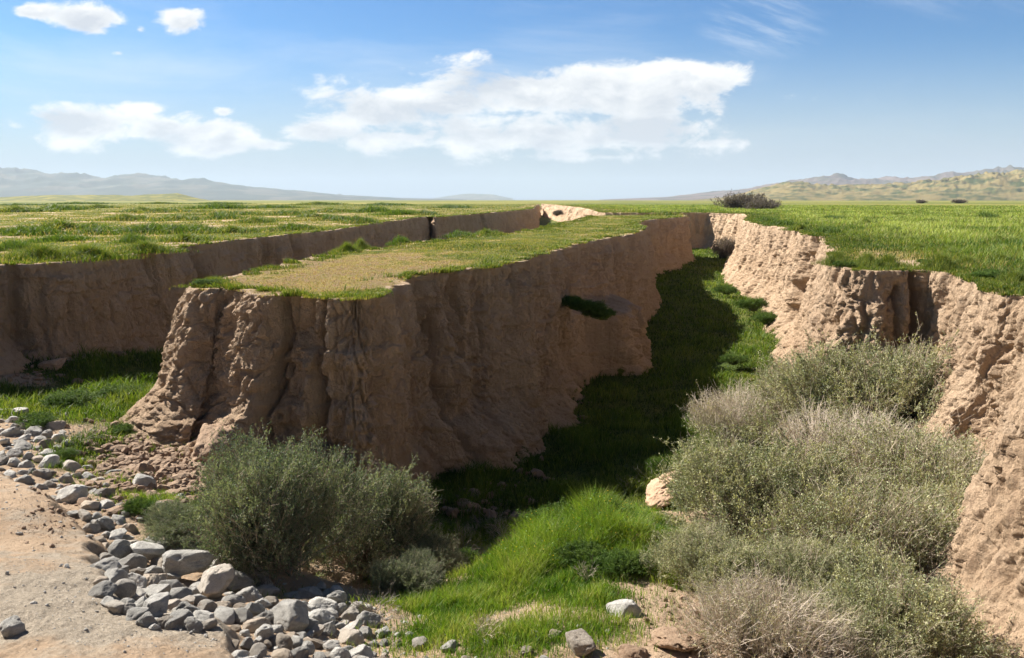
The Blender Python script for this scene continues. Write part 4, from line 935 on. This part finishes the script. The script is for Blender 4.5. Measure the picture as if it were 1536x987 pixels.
debris('dirt_clods', [(245,690,55,30,6000,.010,.22),(290,725,60,14,2500,.010,.22),(200,700,45,30,1800,.01,.14),(90,775,45,25,400,.01,.07),(330,740,60,15,300,.02,.13),(850,605,20,15,200,.03,.35),(930,530,25,15,200,.03,.35),(985,492,15,10,120,.03,.35),(700,760,60,15,400,.02,.35),(800,650,12,40,250,.02,.35),(1160,500,12,30,300,.02,.25),(1150,560,15,20,200,.02,.2),(240,520,60,5,150,.03,.3),(90,535,60,6,200,.03,.3),(1000,900,40,40,400,.01,.10),(980,800,20,40,200,.01,.08),
    (1450,760,40,60,300,.02,.10),(1430,900,20,50,300,.02,.09),(60,560,50,20,250,.03,.2),(760,745,60,15,300,.03,.2),(1460,680,30,40,200,.02,.12)], CLOD, 'loose tan clods crumbled off the cliffs', 5)
debris('gravel', [(150,920,120,50,900,.004,.022),(60,700,60,60,700,.01,.06),(300,870,120,60,900,.01,.06),(500,930,80,50,700,.01,.06),(700,950,120,40,500,.01,.05),(560,860,60,30,300,.01,.07),(60,640,60,25,500,.02,.08)], ROCK, 'small grey gravel scattered over the foreground dirt', 6)

# ------------------------------------------------------------------ bare twig tangles
def twig_tangle(name, px, py, rpx, n, seed, label, col=(.42, .37, .31), up=.6, group=None, z=None):
    rng = np.random.default_rng(seed); p = hitF(np.array([px]), np.array([py]))[0]; s = rpx/FOC*math.hypot(p[0], p[1], H0-p[2])
    A_ = rng.normal(0, .12, (n, 3))*s; A_[:, 2] = 0; d = rng.normal(size=(n, 3)); d[:, 2] = np.abs(d[:, 2])*up+.2; d /= np.linalg.norm(d, axis=1)[:, None]
    TA, TB, RA, RB = [], [], [], []; cur = A_; L = s*rng.uniform(.35, .6, n); r = np.full(n, .006); gens = [(cur, d, L, r)]
    for g in range(4):
        nxt = []
        for (c, dd, LL, r_) in gens:
            e = c + dd*LL[:, None]*.6; TA.append(c); TB.append(e); RA.append(r_); RB.append(r_*.7)
            for _ in range(2 if g else 2):
                d2 = dd + rng.normal(0, .42, dd.shape); d2[:, 2] += .05; d2 /= np.linalg.norm(d2, axis=1)[:, None]; nxt.append((e, d2, LL*rng.uniform(.5, .85, len(LL)), r_*.7))
        gens = nxt
    TA, TB, RA, RB = map(np.concatenate, (TA, TB, RA, RB)); V, F, C = tubes(TA, TB, RA, RB, np.array(col)*(.7+.5*rng.random(len(TA)))[:, None])
    o = mesh_np(name, V, F, TWIG, {'col': C}, False); o.location = p; tag(o, label, 'dry shrub', group); return o
twig_tangle('dry_shrub', 760, 815, 62, 36, 1, 'pale bare twig tangle at the left shoulder of the green mound')
twig_tangle('dry_shrub', 565, 925, 55, 30, 2, 'bare grey twigs between the lower rock heap and the green grass', (.34, .30, .25))
twig_tangle('dry_shrub', 730, 960, 55, 30, 3, 'straw coloured dry twigs at the bottom edge in front of the green grass', (.48, .40, .28))
twig_tangle('dry_shrub', 985, 722, 46, 9, 4, 'few long pale sticks rising beside the flat topped earth bank', (.50, .45, .38), 1.4)
twig_tangle('dry_shrub', 885, 870, 40, 16, 5, 'short dry stems inside the green grass mound', (.46, .40, .30), 1.2)
twig_tangle('dry_shrub', 118, 665, 40, 30, 6, 'grey dead twigs between the left rock strip and the green slope', (.36, .32, .29), .4)
twig_tangle('dry_shrub', 400, 890, 44, 22, 7, 'dark bare twigs under the tall saltbush by the rock heap', (.24, .20, .17), .7)
twig_tangle('dry_shrub', 940, 735, 40, 12, 8, 'thin dry sticks in the shade left of the earth bank', (.33, .29, .24), 1.2)
twig_tangle('dry_shrub', 290, 920, 26, 10, 9, 'brown twigs poking out of the main rock heap', (.30, .22, .17), 1.0)

WEED = [(.08, .15, .022), (.14, .21, .035), (.05, .095, .015)]
protoW = make_shrub('weed_clump', 1.25, 1.0, 107, 900, 1.0, WEED, .0, leafsize=.022, twigc=(.14, .20, .05))
GW = 'leafy green weed clumps'
def weed(px, py, r, label, hs=.9, rz=0., z=None):
    o = put_shrub(protoW, px, py, r, label, GW, hs, rz) if z is None else put_flat(protoW, px, py, r, z, label, hs, rz, 'weed', GW)
    o['category'] = 'weed'; return o
weed(835, 800, 52, 'leafy weed clump forming the upper left of the bright green mound', .9, .3)
weed(905, 800, 60, 'large leafy weed clump crowning the bright green mound', 1.0, 1.3)
weed(880, 850, 50, 'leafy weed clump in the middle of the green mound', .8, 2.3)
weed(940, 860, 42, 'leafy weed clump at the right edge of the green mound', .9, 3.3)
weed(790, 855, 40, 'low leafy weed clump at the left side of the green mound', .7, 4.3)
weed(100, 612, 45, 'bright weed clump at the lower edge of the left gully grass', .6, 5.0)
weed(175, 600, 40, 'bright weed clump below the shadow line in the left gully', .6, 5.4)
weed(95, 690, 22, 'small green weed clump beside the left rock strip', .7, .9)
weed(185, 650, 22, 'small green weed clump on the slope left of the mesa corner', .7, 1.9)
weed(210, 770, 26, 'green weed clump beside the low bush behind the rock heap', .9, 2.9)
weed(1130, 465, 26, 'dark leafy clump at the foot of the sunlit cliff in the lit grass strip', .8, .1, -7.0)
weed(1150, 485, 24, 'leafy clump where the lit grass strip is widest', .8, 1.1, -7.0)
weed(1090, 440, 20, 'leafy clump on the shadow edge of the far lit grass', .7, 2.1, -6.8)
weed(1100, 545, 24, 'leafy clump in the lit grass just beyond the twiggy end shrub', .7, 3.1, -7.1)
weed(985, 715, 26, 'green weed standing at the back of the flat topped earth bank', 1.3, 4.1)
weed(880, 470, 34, 'dark weed clump on the ledge halfway down the mesa wall', .7, 5.1, -3.2)
weed(1480, 418, 24, 'blue green weed on the right meadow near the cliff rim', .5, .6, 0.)
weed(1490, 412, 14, 'small blue green weed behind the one near the right rim', .6, 1.6, 0.)
weed(1265, 400, 16, 'green weed at the rim where the right cliff steps back', .6, 2.6, 0.)
weed(310, 428, 22, 'bright green tuft at the left corner of the mesa top', .5, 3.6, 0.)
weed(1385, 395, 14, 'low weed in the bare patch above the dark cleft', .5, 4.6, 0.)
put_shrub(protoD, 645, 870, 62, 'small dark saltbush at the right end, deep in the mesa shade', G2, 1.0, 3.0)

# ------------------------------------------------------------------ tussocks standing out of the short grass
def tuss_proto(seed, n, w, pal, hh=.33):
    rng = np.random.default_rng(seed); a = rng.random(n)*6.28; r = np.abs(rng.normal(0, .55, n)); r = np.minimum(r, 1.3); x = r*np.cos(a); y = r*np.sin(a)
    q = fbm(x*1.8+seed, y*1.8, 0, 3, seed); k = q > -.28; x, y, r, q = x[k], y[k], r[k], q[k]; n = len(x)
    h = hh*np.exp(-r*r*.8)*(.5+.7*rng.random(n))*(1+.9*q); c = lerp(pal[0], pal[1], rng.random(n)); c = lerp(c, pal[2], (rng.random(n) < .2)*.8)
    o = blades('grass_tussock', np.stack([x, y, 0*x], 1), np.maximum(h, .03), w*(.7+.6*rng.random(n)), .2+.6*rng.random(n), rng.random(n)*6.28, c); return o
TP = [tuss_proto(1, 1500, .022, (GREEN1, GREEN2, YEL)), tuss_proto(2, 1500, .022, ((.04, .085, .012), (.10, .15, .022), GREEN2)), tuss_proto(3, 3600, .011, (GREEN1, GREEN2, YEL))]
tu_used = set()
def tussock(px, py, rx, ry, hz_, label, group):
    a, b = at(px, py); r = math.hypot(a, b); k = 2 if r < 48 else random.choice([0, 1]); src = TP[k]
    o = src if k not in tu_used else src.copy()
    if k in tu_used: COL.objects.link(o)
    tu_used.add(k); o.location = (a, b, float(topz(np.array([a]), np.array([b]))[0]) - .01); o.scale = (rx, ry, hz_); o.rotation_euler = (0, 0, random.uniform(-.4, .4))
    tag(o, label, 'grass tussock', group); return o
GT = 'green tussocks on the left plain'; GM = 'green tussocks on the mesa top'; GR = 'leafy tussocks on the right meadow'
def TL(b, w):
    return ('wide ' if w > 3.2 else 'narrow ') + ('dark green tussock close to the left cliff rim' if b > 355 else 'dark green tussock in the middle of the left plain' if b > 326 else 'dark green tussock far out on the left plain')
for (a, b, rx, ry) in TUSS:
    if b in (378, 372, 366, 355, 352, 426) and a > 290: tussock(a, b, rx*1.2, ry*.8, .7 if b == 426 else 1.4, 'feathery yellow green tussock on the far rim of the mesa top', GM)
    elif a < 900: tussock(a, b, rx*1.1, ry, random.uniform(1.6, 2.6)*(.7 if b > 370 else 1), TL(b, rx if isinstance(rx, (int, float)) else 1), GT)
for (a, b) in [(30,318),(90,315),(150,312),(215,318),(330,313),(410,312),(470,325),(560,318),(600,322),(330,306),(120,306),(480,307),(580,308),(30,308),(240,306),(680,312),(90,362),(20,375),(280,362),(350,349),(200,364)]:
    r = math.hypot(*at(a, b)); tussock(a, b, .028*r*random.uniform(.6, 1.4), .05*r, random.uniform(1.2, 2.0)*max(1, min(r/90, 2.5)), TL(b, .028*r), GT)
for (a, b) in [(1170,338),(1200,345),(1150,332),(1240,350),(1275,362),(1255,398),(1330,402),(1300,398),(1410,405),(1450,398),(1375,375),(1420,380),(1500,395),(1520,425),(1350,350),(1450,350),(1500,365),(1300,340),(1400,335),(1250,330),(1480,330),(1350,325)]:
    r = math.hypot(*at(a, b)); tussock(a, b, .018*r*random.uniform(.7, 1.5), .03*r, random.uniform(.9, 1.7)*max(1, min(r/60, 2)), 'leafy green tussock on the right meadow ' + ('near its cliff rim' if b > 385 else 'in the tall grass midway out' if b > 345 else 'far out by the horizon grass'), GR)

twig_tangle('dry_shrub', 690, 830, 60, 40, 10, 'dark dead brush in the shaded hollow between the saltbushes and the green mound', (.22, .19, .16), .7)
twig_tangle('dry_shrub', 730, 790, 45, 30, 11, 'grey dead brush at the back of the shaded hollow, under the mesa slump', (.26, .22, .19), .6)

for q, (a, b, r, n_, lb) in enumerate([(1225, 760, 70, 40, 'pale dead stems sticking out between the central thicket shrubs'), (1180, 860, 60, 36, 'long straw coloured stems bending over the lower middle of the thicket'),
    (1330, 870, 70, 40, 'curved grey stems over the right middle of the thicket'), (1090, 770, 45, 24, 'short grey twigs at the left flank of the thicket'), (1400, 690, 50, 26, 'bare brown twigs between the thicket and the sunlit cliff foot')]):
    t_ = twig_tangle('dry_shrub', a, b, r*1.35, n_, 20+q, lb, (.46, .40, .32), 1.3)

put_shrub(protoD, 605, 885, 52, 'added dark shrub in place of shade at the right foot of the two big saltbushes', G2, .9, 5.0)  # added to darken soil that the mesa shadow leaves sunlit
weed(700, 850, 34, 'dark weed clump in the shaded hollow left of the green mound', .8, 2.0)
weed(745, 800, 30, 'dark weed clump behind the left shoulder of the green mound', .8, 3.0)

weed(905, 478, 30, 'dark weed clump hanging over the outer end of the mesa ledge', .6, 1.0, -3.5)
weed(860, 462, 24, 'dark weed clump in the recess at the back of the mesa ledge', .9, 2.0, -3.0)
weed(60, 640, 30, 'green weed clump at the upper end of the left rock strip', .7, 2.4)
